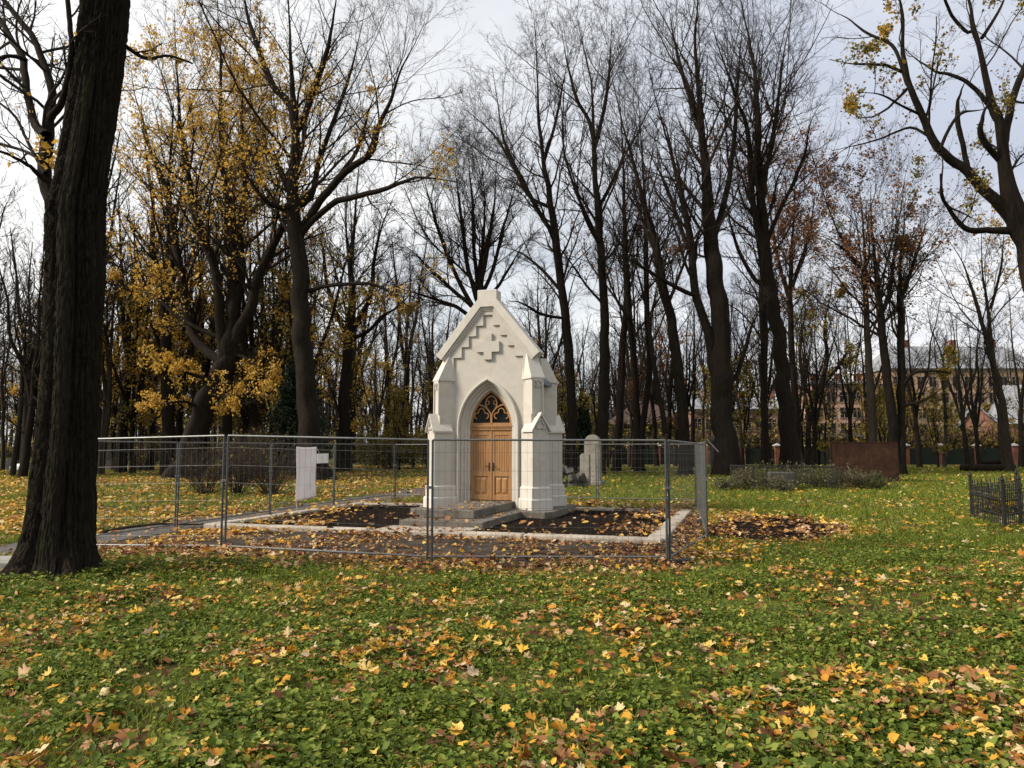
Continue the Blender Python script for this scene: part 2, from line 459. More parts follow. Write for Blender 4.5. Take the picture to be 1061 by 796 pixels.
def inpoly(x, y, poly):
    x = np.asarray(x); y = np.asarray(y)
    r = np.zeros(x.shape, bool); n = len(poly)
    for i in range(n):
        x0, y0 = poly[i][0], poly[i][1]; x1, y1 = poly[(i + 1) % n][0], poly[(i + 1) % n][1]
        if y0 == y1: continue
        c = ((y0 > y) != (y1 > y)) & (x < (x1 - x0) * (y - y0) / (y1 - y0) + x0)
        r ^= c
    return r
def dline(x, y, pts):
    """distance to a path"""
    d = np.full(np.shape(x), 1e9)
    for (x0, y0), (x1, y1) in zip(pts[:-1], pts[1:]):
        L2 = (x1 - x0) ** 2 + (y1 - y0) ** 2
        t = np.clip(((x - x0) * (x1 - x0) + (y - y0) * (y1 - y0)) / L2, 0, 1)
        d = np.minimum(d, np.hypot(x - x0 - t * (x1 - x0), y - y0 - t * (y1 - y0)))
    return d
def sst(a, b, x):
    t = np.clip((x - a) / (b - a), 0, 1); return t * t * (3 - 2 * t)

PATCH = [tuple(G(*p)[:2]) for p in ((738, 541), (775, 537), (830, 539), (880, 547), (884, 553), (850, 561), (790, 566), (735, 562))]
YARD = [tuple(p[:2]) for p in FENCE]
FRONT = np.array([tuple(p[:2]) for p in FENCE[:4]])
def zones(x, y):
    u, v = UV(x, y)
    wob = (fbm(x, y, 1.3, 5) - 0.5)
    plot = (np.abs(u) < 4.75) & (v > -4.6) & (v < 2.1)
    yard = inpoly(x + wob * 0.5, y + wob * 0.5, YARD)
    path = dline(x, y, PATH) < 1.08 + wob * 0.35
    patch = inpoly(x + wob * 0.9, y + wob * 0.9, PATCH)
    dfr = dline(x, y, FRONT)
    front = (y < 12.9)
    return u, v, plot, yard, path, patch, dfr, front
def strip_dirt(x, y):
    """bare dirt inside the fence, in front of the kerbs and beside them"""
    u, v, plot, yard, path, patch, dfr, front = zones(x, y)
    w = fbm(x, y, 0.9, 11) - 0.5
    return yard & (v < -4.3) & (v > -8.6) | (yard & (np.abs(u) > 4.7) & (v < 1.6 + w)) 

def grid_sheet(name, mask, x0, x1, y0, y1, step, dz, mat):
    """a sheet made of the ground cells for which mask(x, y) holds"""
    xs = np.arange(x0, x1 + step / 2, step); ys = np.arange(y0, y1 + step / 2, step)
    nx, ny = len(xs), len(ys)
    X, Y = np.meshgrid(xs, ys)
    cx = (X[:-1, :-1] + X[1:, 1:]) / 2; cy = (Y[:-1, :-1] + Y[1:, 1:]) / 2
    mk = mask(cx, cy)
    idx = np.arange(nx * ny).reshape(ny, nx)
    q = np.stack([idx[:-1, :-1], idx[:-1, 1:], idx[1:, 1:], idx[1:, :-1]], -1)[mk]
    used, inv = np.unique(q, return_inverse=True)
    V = np.stack([X.ravel(), Y.ravel(), H(X, Y).ravel() + dz], 1)[used]
    return link(name, np_mesh(name, V, quads=inv.reshape(-1, 4), mat=mat, smooth=True))

def ground_material():
    m = bpy.data.materials.new('lawn_ground'); m.use_nodes = True
    nt = m.node_tree; N = nt.nodes; L = nt.links
    b = N['Principled BSDF']; b.inputs['Roughness'].default_value = 0.95; b.inputs['Specular IOR Level'].default_value = 0.1
    tc = N.new('ShaderNodeTexCoord')
    def noise(scale, det=6):
        n = N.new('ShaderNodeTexNoise'); n.inputs['Scale'].default_value = scale; n.inputs['Detail'].default_value = det
        n.inputs['Roughness'].default_value = 0.65
        L.new(tc.outputs['Object'], n.inputs['Vector']); return n
    def ramp(src, *st):
        r = N.new('ShaderNodeValToRGB'); e = r.color_ramp.elements
        e[0].position, e[0].color = st[0][0], (*st[0][1], 1); e[1].position, e[1].color = st[-1][0], (*st[-1][1], 1)
        for p, c in st[1:-1]:
            k = e.new(p); k.color = (*c, 1)
        L.new(src, r.inputs[0]); return r
    g = ramp(noise(5).outputs['Fac'], (0.3, (0.045, 0.062, 0.012)), (0.5, (0.085, 0.108, 0.018)), (0.7, (0.13, 0.14, 0.026)))
    s = ramp(noise(14).outputs['Fac'], (0.3, (0.028, 0.019, 0.012)), (0.55, (0.060, 0.040, 0.022)), (0.75, (0.16, 0.09, 0.035)))
    mk = N.new('ShaderNodeMapRange'); mk.inputs[1].default_value = 0.44; mk.inputs[2].default_value = 0.60
    L.new(noise(0.55, 8).outputs['Fac'], mk.inputs[0])
    mx = N.new('ShaderNodeMix'); mx.data_type = 'RGBA'
    L.new(mk.outputs[0], mx.inputs[0]); L.new(g.outputs[0], mx.inputs[6]); L.new(s.outputs[0], mx.inputs[7])
    L.new(mx.outputs[2], b.inputs['Base Color'])
    bp = N.new('ShaderNodeBump'); bp.inputs['Strength'].default_value = 0.6; bp.inputs['Distance'].default_value = 0.05
    L.new(noise(18).outputs['Fac'], bp.inputs['Height']); L.new(bp.outputs[0], b.inputs['Normal'])
    return m
M['ground'] = ground_material()
M['dirt'] = material('dirt', (0.030, 0.024, 0.019), 0.95, 0.3, 3.2, bump=0.9, bscale=22, col2=(0.080, 0.064, 0.050), grime=((0.018, 0.014, 0.0105), 1.3, 0.5, 0.7), spec=0.05)
M['soil'] = material('soil', (0.007, 0.0055, 0.0045), 0.95, 0.4, 9, bump=1.0, bscale=16, col2=(0.020, 0.0145, 0.011), spec=0.02)
M['asphalt'] = material('asphalt', (0.085, 0.078, 0.072), 0.9, 0.25, 4, bump=0.3, bscale=80, grime=((0.05, 0.045, 0.04), 1.2, 0.5, 0.75))

# one sheet to the horizon, finer near the lens
def build_ground():
    a = np.concatenate([np.linspace(-900, -60, 12)[:-1], np.linspace(-60, -16, 12)[:-1], np.arange(-16, 16.01, 0.25), np.linspace(16, 60, 12)[1:], np.linspace(60, 900, 12)[1:]])
    b = np.concatenate([np.linspace(-300, -4, 8)[:-1], np.arange(-4, 32.01, 0.25), np.linspace(32, 120, 20)[1:], np.linspace(120, 1200, 12)[1:]])
    X, Y = np.meshgrid(a, b); nx, ny = len(a), len(b)
    idx = np.arange(nx * ny).reshape(ny, nx)
    q = np.stack([idx[:-1, :-1], idx[:-1, 1:], idx[1:, 1:], idx[1:, :-1]], -1).reshape(-1, 4)
    V = np.stack([X.ravel(), Y.ravel(), H(X, Y).ravel()], 1)
    return tag(link('ground', np_mesh('ground', V, quads=q, mat=M['ground'], smooth=True)), kind='structure')
build_ground()
tag(grid_sheet('asphalt_path', lambda x, y: zones(x, y)[4], -14, 3, 6, 53, 0.18, 0.006, M['asphalt']), kind='structure')
tag(grid_sheet('dirt_yard', lambda x, y: strip_dirt(x, y) & ~zones(x, y)[2], -9, 6.5, 11, 25, 0.16, 0.010, M['dirt']), kind='structure')
def soil_bed():
    X, Y = np.meshgrid(np.arange(-4.7, 4.71, 0.06), np.arange(-4.55, 2.06, 0.06))
    Z = 0.008 + 0.025 * fbm(X, Y, 1.1, 3) + 0.045 * fbm(X, Y, 6, 4, 3)
    P3 = np.stack([CO.x + X * _ca + Y * _sa, CO.y - X * _sa + Y * _ca, Z], -1).reshape(-1, 3)
    ny, nx = X.shape
    idx = np.arange(nx * ny).reshape(ny, nx)
    q = np.stack([idx[:-1, :-1], idx[:-1, 1:], idx[1:, 1:], idx[1:, :-1]], -1).reshape(-1, 4)
    return tag(link('soil_bed', np_mesh('soil_bed', P3, quads=q, mat=M['soil'], smooth=True)), kind='structure')
soil_bed()
tag(grid_sheet('soil_patch', lambda x, y: zones(x, y)[5], 2, 10, 12, 21, 0.14, 0.012, M['soil']), kind='structure')

# ------------------------------------------------------------------ leaves and grass on the ground
rng = np.random.default_rng(7)
def frustum_pts(n, d0, d1, marg=2.6, power=1.0):
    """points spread over what the lens takes in, thinning out with distance"""
    t = rng.random(n)
    d = d0 * (d1 / d0) ** t if power == 1.0 else (d0 ** (1 - power) + t * (d1 ** (1 - power) - d0 ** (1 - power))) ** (1 / (1 - power))
    half = d * 0.70 + marg
    x = (rng.random(n) * 2 - 1) * half
    return x, d
def frames(az, pitch, roll):
    """unit axes: along the leaf, across it, out of it"""
    ca, sa, cp, sp = np.cos(az), np.sin(az), np.cos(pitch), np.sin(pitch)
    t = np.stack([ca * cp, sa * cp, sp], 1)
    s0 = np.stack([-sa, ca, np.zeros_like(sa)], 1)
    n0 = np.cross(t, s0)
    cr, sr = np.cos(roll)[:, None], np.sin(roll)[:, None]
    return t, s0 * cr + n0 * sr, n0 * cr - s0 * sr
def leaflets(name, base, az, pitch, roll, length, width, fold, mat):
    n = len(base)
    t, s, nn = frames(az, pitch, roll)
    prof = [(0, 0, 0), (0.30, 0.5, 1), (0.70, 0.40, 0.9), (1.0, 0, -0.6), (0.70, -0.40, 0.9), (0.30, -0.5, 1)]
    V = np.empty((n, 6, 3), np.float32)
    for i, (a, b, c) in enumerate(prof):
        V[:, i] = base + t * (a * length)[:, None] + s * (b * width)[:, None] + nn * (c * fold * width)[:, None]
    k = 6 * np.arange(n)[:, None]
    q = np.concatenate([k + np.array([[0, 1, 2, 3]]), k + np.array([[3, 4, 5, 0]])])
    return link(name, np_mesh(name, V.reshape(-1, 3), quads=q, mat=mat))
def rosettes(n, d0, d1, dens, hmul=1.0, kmin=5, kmax=8):
    x, y = frustum_pts(n, d0, d1)
    keep = rng.random(n) < dens(x, y)
    x, y = x[keep], y[keep]
    hh = cover_h(x, y) * hmul
    z = H(x, y) + hh * (0.35 + 0.65 * rng.random(len(x)))
    k = rng.integers(kmin, kmax + 1, len(x))
    rep = np.repeat(np.arange(len(x)), k)
    m = len(rep)
    first = np.concatenate([[0], np.cumsum(k)[:-1]])
    j = np.arange(m) - first[rep]
    az = rng.random(len(x))[rep] * 2 * PI + j * (2 * PI / k[rep]) + rng.normal(0, 0.35, m)
    sc = (1.0 + 0.035 * np.maximum(y[rep] - 9, 0)) * np.exp(rng.normal(0, 0.18, m)) * np.clip(np.exp(rng.normal(-0.05, 0.25, len(x))), 0.5, 1.5)[rep]
    length = 0.036 * sc; width = length * (0.55 + 0.2 * rng.random(m))
    off = (0.012 + 0.05 * rng.random(m)) * sc
    tilt = rng.normal(0, 0.22, (len(x), 2))[rep]           # each plant leans its own way
    px = x[rep] + np.cos(az) * off; py = y[rep] + np.sin(az) * off
    pz = z[rep] + off * 0.25 + (np.cos(az) * tilt[:, 0] + np.sin(az) * tilt[:, 1]) * off + rng.normal(0, 0.012, m) * sc
    pz = np.maximum(pz, H(px, py) + 0.01)
    pitch = rng.normal(-0.05, 0.34, m) + np.cos(az) * tilt[:, 0] + np.sin(az) * tilt[:, 1]
    return np.stack([px, py, pz], 1), az, pitch, rng.normal(0, 0.38, m), length, width
def cover_h(x, y):
    return 0.03 + 0.17 * fbm(x, y, 1.1, 21) ** 1.6 * (0.6 + 0.8 * vnoise(x, y, 3.5, 23))
def bare(x, y):
    u, v, plot, yard, path, patch, dfr, front = zones(x, y)
    return plot | path | patch | strip_dirt(x, y)
def gd_elder(x, y):
    """how thick the low leafy plants stand"""
    u, v, plot, yard, path, patch, dfr, front = zones(x, y)
    g = 0.05 + 0.9 * sst(0.38, 0.60, fbm(x, y, 0.8, 31) * 0.45 + fbm(x, y, 2.6, 35) * 0.55)
    g = np.where(dfr < 1.25, g * (0.08 + 0.5 * sst(0.45, 1.35, dfr + 0.7 * (fbm(x, y, 1.7, 37) - 0.5))) , g)
    g = np.where(bare(x, y), 0.0, g)
    g = np.where(yard & ~bare(x, y), g * 0.5, g)
    g = np.where((x < -4) & (y > 14), g * 0.25, g)          # the left lawn is grass under leaves
    return np.clip(g * (1 - 0.72 * sst(9, 20, y)), 0, 1)
def gd_grass(x, y):
    u, v, plot, yard, path, patch, dfr, front = zones(x, y)
    g = 0.30 + 0.75 * sst(0.35, 0.6, fbm(x, y, 0.7, 41))
    g = g * (0.14 + 0.86 * sst(7.5, 15, y))
    g = np.where((x < -3.5) & (y > 14), g * 0.6, g)
    g = np.where(dfr < 1.1, g * 0.2, g)
    return np.where(bare(x, y), 0.0, np.clip(g, 0, 1))
def ld(x, y):
    """how thick the fallen leaves lie"""
    u, v, plot, yard, path, patch, dfr, front = zones(x, y)
    n = fbm(x, y, 0.9, 51) * 0.6 + fbm(x, y, 3.0, 55) * 0.4
    d = 0.045 + 0.45 * sst(0.46, 0.68, n)
    d = d + 0.38 * sst(7.2, 3.8, y) * sst(-3, 3.5, x) * sst(0.4, 0.6, n)       # more of them near the lens, to the right
    d = np.where((x > 3) & (y > 12), 0.03 + 0.16 * sst(0.45, 0.7, n), d)
    band = 0.85 * sst(1.5, 0.4, dfr + 0.9 * (fbm(x, y, 1.2, 57) - 0.5)) * sst(3.3, 2.0, x)
    d = np.where(front, np.maximum(d, band), d)
    d = np.where(strip_dirt(x, y) & ~plot, 0.10 + 0.85 * sst(0.42, 0.62, n), d)
    kd = np.minimum(np.abs(np.abs(u) - 4.75), np.minimum(np.abs(v + 4.6), np.abs(v - 2.1)))
    d = np.where(plot, 0.025 + 0.35 * sst(0.6, 0.1, kd) * sst(0.4, 0.6, n) + 0.35 * sst(3.0, 4.4, u) * sst(0.42, 0.6, n), d)
    d = np.where((v < -4.6) & (v > -5.1) & (np.abs(u) < 4.9), np.maximum(d, 0.75 * sst(0.25, 0.5, n)), d)
    d = np.where((np.abs(u) > 4.75) & (u > 0) & (u < 6.6) & (v > -7) & (v < 3), np.maximum(d, 0.85), d)
    d = np.where(yard & (v > 2.1), np.maximum(d, 0.5), d)
    d = np.where(patch, 0.05 + 0.30 * sst(0.48, 0.66, n), d)
    d = np.where((x > 4) & (dline(x, y, PATCH + PATCH[:1]) < 0.5), np.maximum(d, 0.6), d)
    d = np.where((x < -4) & (y > 14) & ~path, 0.10 + 0.50 * sst(0.40, 0.62, n) + 0.40 * sst(24, 17, y) * sst(0.4, 0.6, n), d)
    d = np.where(path, 0.05 + 0.25 * sst(0.45, 0.65, n), d)
    d = np.where((u > -0.92) & (u < 1.12) & (v > -4.5) & (v < -0.3), 0.07, d)      # swept: slab and steps
    far = sst(30, 40, y)
    d = d * (1 - far) + far * np.where(x < 0, 0.20 + 0.75 * sst(0.4, 0.6, fbm(x, y, 0.12, 61)), 0.12 + 0.2 * sst(0.5, 0.7, n))
    return np.clip(d, 0, 1)

M['elder'] = leaf_material('elder', [(0, (0.042, 0.070, 0.011)), (0.35, (0.094, 0.142, 0.018)), (0.7, (0.162, 0.212, 0.031)), (0.93, (0.24, 0.27, 0.05)), (1, (0.32, 0.26, 0.05))], 0.55, 0.35, 0.2)
M['elder_pale'] = leaf_material('elder_pale', [(0, (0.066, 0.096, 0.010)), (0.5, (0.14, 0.18, 0.020)), (0.9, (0.22, 0.25, 0.036)), (1, (0.32, 0.26, 0.045))], 0.55, 0.30, 0.2)
M['grass'] = leaf_material('grass', [(0, (0.080, 0.110, 0.010)), (0.5, (0.145, 0.195, 0.022)), (0.9, (0.215, 0.255, 0.040)), (1, (0.30, 0.25, 0.07))], 0.65, 0.35, 0.15)
M['fallen_yellow'] = leaf_material('fallen_yellow', [(0, (0.30, 0.11, 0.018)), (0.3, (0.52, 0.24, 0.026)), (0.6, (0.66, 0.40, 0.045)), (0.85, (0.66, 0.48, 0.15)), (1, (0.60, 0.49, 0.28))], 0.6, 0.25, 0.3)
M['fallen_brown'] = leaf_material('fallen_brown', [(0, (0.065, 0.027, 0.013)), (0.3, (0.15, 0.062, 0.025)), (0.6, (0.31, 0.14, 0.05)), (0.85, (0.46, 0.27, 0.13)), (1, (0.56, 0.43, 0.28))], 0.7, 0.2, 0.25)

tag(leaflets('ground_elder', *(lambda b, a, p, r, l, w: (b, a, p, r, l, w, 0.16))(*rosettes(112000, 2.6, 15, gd_elder)), M['elder']), kind='stuff')
tag(leaflets('low_weeds', *(lambda b, a, p, r, l, w: (b, a, p, r, l, w, 0.16))(*rosettes(60000, 8.5, 46, gd_elder, 0.8, 4, 7)), M['elder_pale']), kind='stuff')

def grass():
    x, y = frustum_pts(480000, 3.5, 70)
    keep = rng.random(len(x)) < gd_grass(x, y)
    x, y = x[keep], y[keep]; n = len(x)
    h = (0.05 + 0.09 * rng.random(n)) * (0.6 + 0.8 * vnoise(x, y, 0.9, 71)) * (1 + 0.006 * y)
    w = 0.0030 + 0.00052 * y
    a = rng.random(n) * 2 * PI; ln = rng.normal(0, 0.55, (n, 2)) * h[:, None]
    V = np.empty((n, 3, 3), np.float32); z = H(x, y)
    V[:, 0] = np.stack([x - np.cos(a) * w, y - np.sin(a) * w, z], 1)
    V[:, 1] = np.stack([x + np.cos(a) * w, y + np.sin(a) * w, z], 1)
    V[:, 2] = np.stack([x + ln[:, 0], y + ln[:, 1], z + h], 1)
    return tag(link('grass', np_mesh('grass', V.reshape(-1, 3), tris=np.arange(3 * n).reshape(-1, 3), mat=M['grass'])), kind='stuff')
grass()

_half = [(0, 1.0), (10, .82), (20, .66), (27, .60), (36, .78), (46, .93), (55, .76), (68, .57), (78, .66), (94, .76), (110, .56), (150, .46), (173, .26)]
_ang = [a for a, r in _half] + [-a for a, r in reversed(_half[1:])]
_rad = [r for a, r in _half] + [r for a, r in reversed(_half[1:])]
def maple_leaves(name, x, y, z, size, mat, flat=0.28):
    n = len(x); k = len(_ang)
    az = rng.random(n) * 2 * PI
    pitch = rng.normal(0.05, flat, n); roll = rng.normal(0, flat, n)
    t, s, nn = frames(az, pitch, roll)
    a = np.radians(np.array(_ang))[None, :] + rng.normal(0, 0.05, (n, k)); r = np.array(_rad)[None, :] * np.exp(rng.normal(0, 0.08, (n, k)))
    ph = rng.random((n, 1)) * PI; curl = rng.normal(0.12, 0.32, (n, 1)); cup = rng.normal(0.12, 0.26, (n, 1))
    la = r * np.cos(a); lb = r * np.sin(a)
    lc = r * r * (curl * np.cos(2 * (a - ph)) + cup) + rng.normal(0, 0.035, (n, k))
    V = np.empty((n, k + 1, 3), np.float32)
    base = np.stack([x, y, z], 1); hs = (size * 0.5)[:, None]
    V[:, 0] = base
    V[:, 1:] = base[:, None, :] + (hs * la)[..., None] * t[:, None, :] + (hs * lb)[..., None] * s[:, None, :] + (hs * lc)[..., None] * nn[:, None, :]
    lift = np.maximum(0, (H(x, y) + 0.008) - V[:, :, 2].min(1))
    V[:, :, 2] += lift[:, None]
    o = (k + 1) * np.arange(n)[:, None]
    tr = np.concatenate([o + np.array([[0, 1 + i, 1 + (i + 1) % k]]) for i in range(k)])
    return tag(link(name, np_mesh(name, V.reshape(-1, 3), tris=tr, mat=mat)), kind='stuff')
def kite_leaves(name, x, y, z, size, mat):
    n = len(x)
    t, s, nn = frames(rng.random(n) * 2 * PI, rng.normal(0.05, 0.32, n), rng.normal(0, 0.32, n))
    base = np.stack([x, y, z], 1); V = np.empty((n, 5, 3), np.float32)
    for i, (a, b, c) in enumerate([(-0.5, 0, 0), (0.05, 0.5, 0.14), (0.5, 0.16, 0.0), (0.5, -0.2, 0.05), (-0.05, -0.5, 0.14)]):
        j = np.exp(rng.normal(0, 0.2, n))
        V[:, i] = base + t * (a * size * j)[:, None] + s * (b * size * j)[:, None] + nn * (c * size)[:, None]
    V[:, :, 2] += np.maximum(0, (H(x, y) + 0.008) - V[:, :, 2].min(1))[:, None]
    o = 5 * np.arange(n)[:, None]
    tr = np.concatenate([o + np.array([[0, 2, 1]]), o + np.array([[0, 3, 2]]), o + np.array([[0, 4, 3]])])
    return tag(link(name, np_mesh(name, V.reshape(-1, 3), tris=tr, mat=mat)), kind='stuff')
def brownness(x, y):
    u, v, plot, yard, path, patch, dfr, front = zones(x, y)
    b = np.where(yard | (dfr < 1.2) | patch, 0.80, 0.48)
    b = np.where((x < -4) & (y > 14), 0.30, b)
    b = np.where((x > 3) & (y > 12) & ~patch & ~yard, 0.22, b)
    return np.clip(b + 0.3 * (fbm(x, y, 0.8, 81) - 0.5), 0, 1)
def on_stone(u, v, z):
    """leaves that fell on the slab, the steps or the platform lie on top of them"""
    z = np.where((u > -0.92) & (u < 1.0) & (v > -4.55) & (v < -3.63), 0.092, z)
    z = np.where((np.abs(u) < 1.85) & (v > -0.8) & (v < 1.85), 0.21, z)
    z = np.where((u > -0.80) & (u < 1.12) & (v > -3.62) & (v < -0.8), 0.208, z)
    return np.where((u > -0.52) & (u < 0.68) & (v > -2.95) & (v < 0.2), 0.386, z)
def scatter_leaves():
    x, y = frustum_pts(116000, 2.8, 15.5)
    k = rng.random(len(x)) < ld(x, y); x, y = x[k], y[k]
    open_ground = bare(x, y)
    z = H(x, y) + 0.012 + np.where(open_ground, 0.04 * rng.random(len(x)), (0.45 + 0.75 * rng.random(len(x))) * cover_h(x, y))
    u, v = UV(x, y); z = np.where((np.abs(u) < 4.7) & (v > -4.6) & (v < 2.1), z + 0.06, z); z = on_stone(u, v, z)
    size = np.clip(np.exp(rng.normal(math.log(0.084), 0.34, len(x))), 0.045, 0.19)
    br = rng.random(len(x)) < brownness(x, y)
    lime = rng.random(len(x)) < 0.27                                  # lime and elm leaves among the maple ones
    for nm, sel, mt in (('small_yellow_leaves', lime & ~br, M['fallen_yellow']), ('small_brown_leaves', lime & br, M['fallen_brown'])):
        m = int(sel.sum()); sz = np.minimum(size[sel] * 0.70, 0.075)
        tag(leaflets(nm, np.stack([x[sel], y[sel], z[sel] + 0.01], 1), rng.random(m) * 2 * PI, rng.normal(0.05, 0.35, m), rng.normal(0, 0.45, m), sz, sz * (0.6 + 0.3 * rng.random(m)), 0.22, mt), kind='stuff')
    br_all = br; x, y, z, size, br = x[~lime], y[~lime], z[~lime], size[~lime], br[~lime]
    for nm, sel, mt in (('brown_fallen_leaves', br, M['fallen_brown']), ('yellow_fallen_leaves', ~br, M['fallen_yellow'])):
        maple_leaves(nm, x[sel], y[sel], z[sel], size[sel], mt)
    x, y = frustum_pts(185000, 15.5, 75)
    k = rng.random(len(x)) < ld(x, y); x, y = x[k], y[k]
    u, v = UV(x, y)
    z = H(x, y) + 0.02 + 0.06 * rng.random(len(x)) + np.where((np.abs(u) < 4.7) & (v > -4.6) & (v < 2.1), 0.06, 0); z = on_stone(u, v, z)
    size = np.clip(np.exp(rng.normal(math.log(0.082), 0.30, len(x))), 0.045, 0.18) * (1 + 0.008 * (y - 15))
    br = rng.random(len(x)) < brownness(x, y)
    for nm, sel, mt in (('brown_leaf_litter', br, M['fallen_brown']), ('yellow_leaf_litter', ~br, M['fallen_yellow'])):
        kite_leaves(nm, x[sel], y[sel], z[sel], size[sel], mt)
scatter_leaves()
# ------------------------------------------------------------------ the chapel
chapel = thing('chapel', 'small cream Gothic chapel with stepped gable, cross and oak double doors', 'chapel', CO, -ALPHA)
HW, DEP, Z0 = 1.2, 1.28, 0.20
ZS, AH = 2.27, 0.58                      # springing height, half width of the door opening
def arch(off, z0=Z0, n=14):
    r = 2 * AH + off
    a1 = math.acos(-AH / r)              # left arc turns round the right springing point
    pts = [(-(AH + off), z0)] if z0 < ZS else []
    a0 = PI if z0 < ZS else PI - math.asin((z0 - ZS) / r)
    for i in range(n + 1):
        a = a0 + (a1 - a0) * i / n
        pts.append((AH + r * math.cos(a), ZS + r * math.sin(a)))
    return pts + [(-x, z) for x, z in reversed(pts[:-1])]
def ring(b, o, i, y0, y1, z0=Z0):
    b.prism(list(reversed(arch(i, z0))) + arch(o, z0), y0, y1)

b = MB()
SH = 4.14
gable = [(HW, SH), (0.17, 5.42), (-0.17, 5.42), (-HW, SH)]
b.prism([(-HW, Z0)] + arch(0.20) + [(HW, Z0)] + gable, 0.0, 0.30)
b.box(-HW, -HW + 0.25, 0.302, DEP - 0.25, Z0, 3.55)
b.box(HW - 0.25, HW, 0.302, DEP - 0.25, Z0, 3.55)
b.prism([(-HW, Z0), (HW, Z0), (HW, 3.56), (0.14, 5.0), (-0.14, 5.0), (-HW, 3.56)], DEP - 0.248, DEP)
wall = b.build('wall', M['plaster'], chapel)
# stepped frieze: the gable's rim stands 5 cm proud of the field with the cross
st = [(0.13, 5.23), (0.33, 4.95), (0.53, 4.68), (0.73, 4.40), (0.96, 4.12)]
L_ = [(-0.96, 3.45)]
for i in range(4, -1, -1):
    L_.append((-st[i][0], st[i][1]))
    if i > 0: L_.append((-st[i - 1][0], st[i][1]))
R_ = [(-x, z) for x, z in reversed(L_)]
b = MB(); b.prism([(-HW + 0.002, 3.45)] + L_ + R_ + [(HW - 0.002, 3.45), (HW - 0.002, SH)] + gable[1:3] + [(-HW + 0.002, SH)], -0.05, 0.001)
b.build('stepped_frieze', M['plaster'], chapel)
b = MB(); b.prism([(-0.11, 4.05), (0.11, 4.05), (0.11, 4.25), (0.315, 4.25), (0.315, 4.53), (0.11, 4.53), (0.11, 4.74), (-0.11, 4.74), (-0.11, 4.53), (-0.315, 4.53), (-0.315, 4.25), (-0.11, 4.25)], -0.068, 0.001)
b.build('cross', M['plaster'], chapel)
# coping on the gable with the block at its top
def coping(b, d, y0, y1, e=(1.43, 4.19), top=(0.27, 5.63), skip=0.0):
    tx, tz = top[0] - e[0], top[1] - e[1]; l = math.hypot(tx, tz); tx /= l; tz /= l
    nx, nz = -tz, tx                     # into the wall
    if nx > 0: nx, nz = -nx, -nz
    o1 = (e[0] + nx * skip, e[1] + nz * skip)
    i1 = (e[0] + nx * (skip + d), e[1] + nz * (skip + d))
    zt, zi = top[1] - skip, top[1] - skip - d
    ot = (o1[0] + tx / tz * (zt - o1[1]), zt); it = (i1[0] + tx / tz * (zi - i1[1]), zi)
    b.prism([(-o1[0], o1[1]), (-i1[0], i1[1]), (-it[0], it[1]), it, i1, o1, ot, (-ot[0], ot[1])], y0, y1)
b = MB(); coping(b, 0.20, -0.15, 0.33); coping(b, 0.05, -0.105, 0.0, skip=0.202); coping(b, 0.04, -0.08, 0.0, skip=0.254)
cp = b.build('coping', M['plaster_trim'], chapel, bevel=0.012)
b = MB(); b.bbox(-0.265, 0.265, -0.13, 0.26, 5.632, 5.89, 0.015)
b.build('gable_block', M['plaster_trim'], chapel, bevel=0.01)
# roof behind the gable
b = MB()
for s in (-1, 1):
    p = [(s * 1.36, 3.44), (s * 1.36, 3.52), (0.0, 5.20), (0.0, 5.12)]
    b.prism(p if s < 0 else p[::-1], 0.34, DEP + 0.12)
b.box(-1.40, -1.33, 0.36, DEP + 0.10, 3.40, 3.47); b.box(1.33, 1.40, 0.36, DEP + 0.10, 3.40, 3.47)
b.build('roof', M['roof_zinc'], chapel)
# door surround: hood and three receding orders
b = MB()
ring(b, 0.268, 0.205, -0.07, 0.02); ring(b, 0.199, 0.148, 0.055, 0.30); ring(b, 0.130, 0.080, 0.15, 0.31); ring(b, 0.066, 0.0, 0.22, 0.34); ring(b, 0.160, 0.12, 0.13, 0.305); ring(b, 0.092, 0.055, 0.225, 0.315)
for off, y, r in ((0.236, -0.07, 0.020), (0.172, 0.055, 0.018), (0.105, 0.15, 0.018)):
    b.tube([(x, y, z) for x, z in arch(off, Z0 + 0.02)], r, 6)
b.build('door_surround', M['plaster_trim'], chapel)

